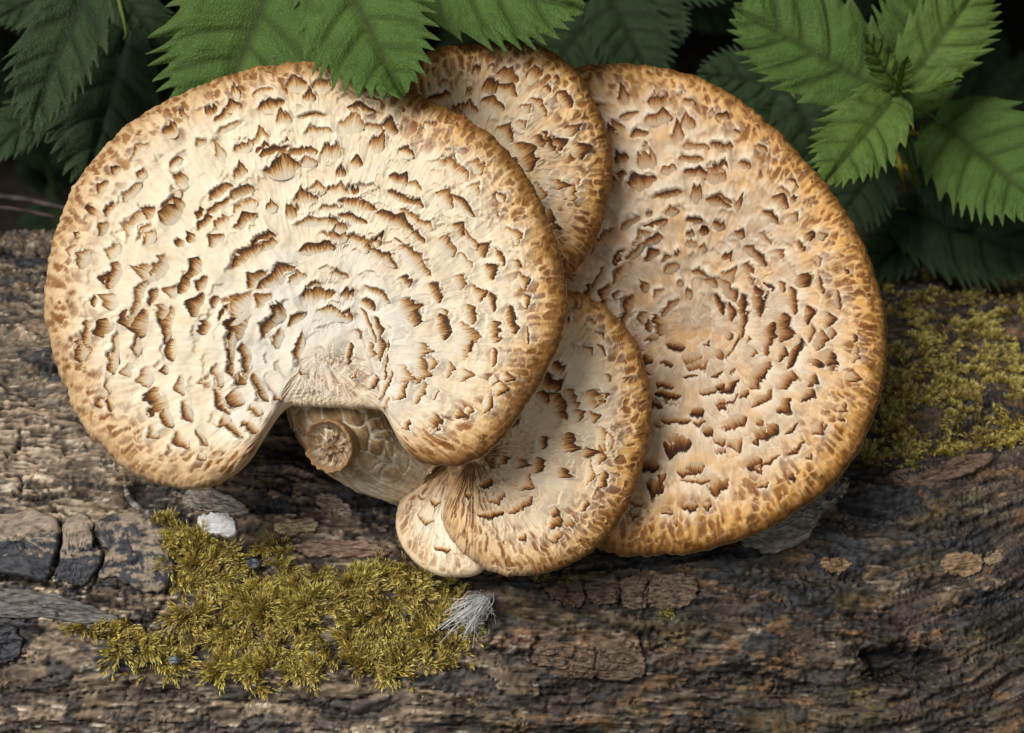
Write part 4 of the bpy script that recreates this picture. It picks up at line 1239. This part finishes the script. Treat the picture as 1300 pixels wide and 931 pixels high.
# ------------------------------------------------------------------ moss
def moss(name, polys, count, seed, length, label, size=1.0, bright=1.0):
    rs = np.random.default_rng(seed)
    allp = np.concatenate([np.array(p) for p in polys])
    x0, y0 = allp.min(0); x1, y1 = allp.max(0)
    px = rs.uniform(x0, x1, count * 6); py = rs.uniform(y0, y1, count * 6)
    wob = 12 * fbm(px / 30, py / 30, 3, seed); wob2 = 12 * fbm(px / 30, py / 30, 3, seed + 5)
    ok = np.zeros(len(px), bool)
    for p in polys: ok |= inside_poly(px + wob, py + wob2, p)
    dens = sstep(-.22, .25, fbm(px / 40, py / 24, 4, seed + 9, .6))
    ok &= rs.random(len(px)) < dens
    px, py = px[ok][:count], py[ok][:count]
    base, nrm, _ = on_log(px, py, -1.5)
    n = len(px)
    K = 22
    # shoot axis: off the wood, drooping, wandering with a slow field
    ang = 6.28 * fbm(px / 60, py / 60, 2, seed + 11) + rs.normal(size=n) * .8 - 1.6
    tx = np.cos(ang)[:, None] * LAX + np.sin(ang)[:, None] * LE2
    d0 = nrm * rs.uniform(.35, 1.0, n)[:, None] + tx * rs.uniform(.4, 1.1, n)[:, None]
    d0 /= np.linalg.norm(d0, axis=1)[:, None]
    Ls = length * PX * rs.uniform(.55, 1.25, n) * (.7 + .6 * sstep(-.3, .5, fbm(px / 40, py / 40, 2, seed + 13)))
    tone = np.clip(.5 + .8 * fbm(px / 26, py / 20, 3, seed + 15) + .28 * rs.normal(size=n), 0, 1)
    V = []; C = []
    side = np.cross(d0, nrm); side /= np.linalg.norm(side, axis=1)[:, None] + 1e-9
    oth = np.cross(side, d0)
    for k in range(K):
        t = (k + 1) / K
        p = base + d0 * (Ls * t)[:, None] - nrm * (Ls * .25 * t * t)[:, None]
        a = k * 2.4 + rs.uniform(0, 6.28, n)
        out = np.cos(a)[:, None] * side + np.sin(a)[:, None] * oth
        open_ = (.75 - .45 * t)
        ld = d0 * (1 - open_ * .5) + out * open_ - nrm * .12 * t
        ld /= np.linalg.norm(ld, axis=1)[:, None]
        ll = (PX * size * rs.uniform(7.0, 15.0, n) * (1.05 - .25 * t))[:, None]
        wv = np.cross(ld, out + rs.normal(size=(n, 3)) * .3); wv /= np.linalg.norm(wv, axis=1)[:, None] + 1e-9
        ww = ll * .085
        curl = -out * ll * .12
        V.append(np.stack([p, p + ld * ll * .42 + wv * ww - curl, p + ld * ll + curl, p + ld * ll * .42 - wv * ww - curl], 1))
        dk_ = mixc(srgb(92, 66, 28), srgb(136, 108, 34), tone)
        md = mixc(srgb(166, 144, 62), srgb(216, 198, 80), tone)
        tp = mixc(srgb(230, 210, 150), srgb(253, 246, 186), tone)
        md = mixc(dk_, md, np.full(n, .25 + .75 * t)); tp = mixc(md, tp, np.full(n, .3 + .7 * t))
        C.append(np.stack([dk_ * .8, md, tp, md], 1) * bright)
    V = np.stack(V, 1).reshape(-1, 3); C = np.stack(C, 1).reshape(-1, 3)
    o = add(name, mesh_from(name, V, np.arange(len(V)).reshape(-1, 4), C), M['moss'])
    return tag(o, label, 'moss', kind='stuff')
moss('moss', [[(205, 690), (260, 676), (300, 695), (360, 690), (372, 720), (420, 735), (450, 716), (500, 700), (525, 715), (540, 735), (575, 742), (600, 770), (605, 800), (590, 845), (500, 862), (420, 850), (330, 872), (250, 850), (215, 800), (232, 770), (222, 730)],
              [(180, 648), (215, 656), (226, 682), (206, 692), (192, 676)], [(100, 795), (160, 788), (230, 810), (240, 850), (180, 850), (130, 820)]],
     3300, 3, 26, 'golden-green feathery moss spread below the smallest cap')
moss('moss', [[(1092, 590), (1120, 520), (1128, 420), (1122, 372), (1180, 352), (1250, 346), (1330, 330), (1340, 560), (1300, 572), (1240, 560), (1190, 586), (1140, 598)]],
     2700, 9, 14, 'olive-yellow moss cushion on top of the log beside the tan cap', size=.75, bright=.9)
moss('moss', [[(660, 735), (690, 726), (735, 732), (720, 742), (680, 748)], [(820, 770), (850, 762), (880, 775), (850, 785)]], 160, 15, 12, 'thin dark moss threads under the fan-shaped cap', size=.6, bright=.55)

# ------------------------------------------------------------------ small things lying on the log
ch = plate('wood_chip', [(252, 662), (268, 656), (292, 657), (299, 668), (298, 682), (276, 682), (258, 676)], 4, M['plain'],
           lambda X, Y, r: mixc(srgb(240, 238, 234), srgb(253, 252, 250), sstep(-.4, .4, fbm(X / 14, Y / 3, 3, 4))), None, lift=2, seed=61, rough=.7)
tag(ch, 'small bright white chip lying on the log above the moss', 'wood chip')
for (x, y, r_) in ((322, 718, 9), (512, 778, 10), (222, 838, 8)):
    p = plate('pebble', [(x - r_, y), (x - r_ * .4, y - r_ * .7), (x + r_ * .5, y - r_ * .6), (x + r_, y + r_ * .1), (x + r_ * .3, y + r_ * .6), (x - r_ * .5, y + r_ * .5)], 12, M['plain'],
              lambda X, Y, r: mixc(srgb(74, 78, 88), srgb(128, 132, 140), sstep(-.4, .4, fbm(X / 7, Y / 5, 3, 4))), None, lift=6, rings=6, seg=30, seed=int(x), rough=.5)
    tag(p, 'small blue-grey stone chip nestled in the golden moss', 'stone', 'stone chips in the moss')
# tuft of white downy fibres
def tuft():
    rs = np.random.default_rng(4)
    q, n, _ = on_log(np.array([622.0, 565, 560, 592, 600, 575]), np.array([757.0, 778, 800, 802, 780, 788]), 12)
    org = q[0]; V = []; F = []; nv_ = 0
    def strand(c, r):
        nonlocal nv_
        v, f = tube(smooth_path(c, 14), r * PX, 4)
        V.append(v - org); F.append(f + nv_); nv_ += len(v)
    for k in range(70):
        e = q[1:][rs.integers(5)] + rs.normal(size=3) * .0035
        m_ = (org + e) / 2 + n[0] * rs.uniform(.002, .007) + rs.normal(size=3) * .003
        strand([org + rs.normal(size=3) * .0008, m_, e], rs.uniform(.22, .5))
    for k in range(60):
        c = q[4] + rs.normal(size=3) * .0045 + n[0] * .001
        strand([c + rs.normal(size=3) * .004 for _ in range(4)], .22)
    for dst in (q[1], q[3], q[2]):
        strand([org, (org + dst) / 2 + n[0] * .005, dst], np.linspace(2.2, .7, 14))
    me = mesh_from('down_tuft', np.concatenate(V), np.concatenate(F), np.tile(srgb(206, 206, 204), (nv_, 1)))
    o = add('down_tuft', me, M['plain']); o.location = org
    tag(o, 'wispy tuft of white downy fibres caught at the edge of the moss', 'down tuft')
tuft()
# dry sticks behind the log on the left
for i, (a, b, r_) in enumerate((((-40, 246, -.33), (96, 268, -.30), 5), ((-40, 262, -.31), (70, 276, -.30), 3))):
    P = smooth_path([pt(*a), (pt(*a) + pt(*b)) / 2 + np.array([0, 0, .003]), pt(*b)], 20)
    V, F = tube(P, np.full(20, r_ * PX), 9)
    c = mixc(srgb(40, 33, 26), srgb(72, 60, 46), sstep(-.3, .3, perlin(np.arange(len(V)) / 7.0, .3, i)))
    o = add('dry_stick', mesh_from('dry_stick', V - P[0], F, c), M['bark']); o.location = P[0]
    tag(o, ('thicker' if i == 0 else 'thinner') + ' dry brown stick resting behind the log near the largest cap', 'stick')
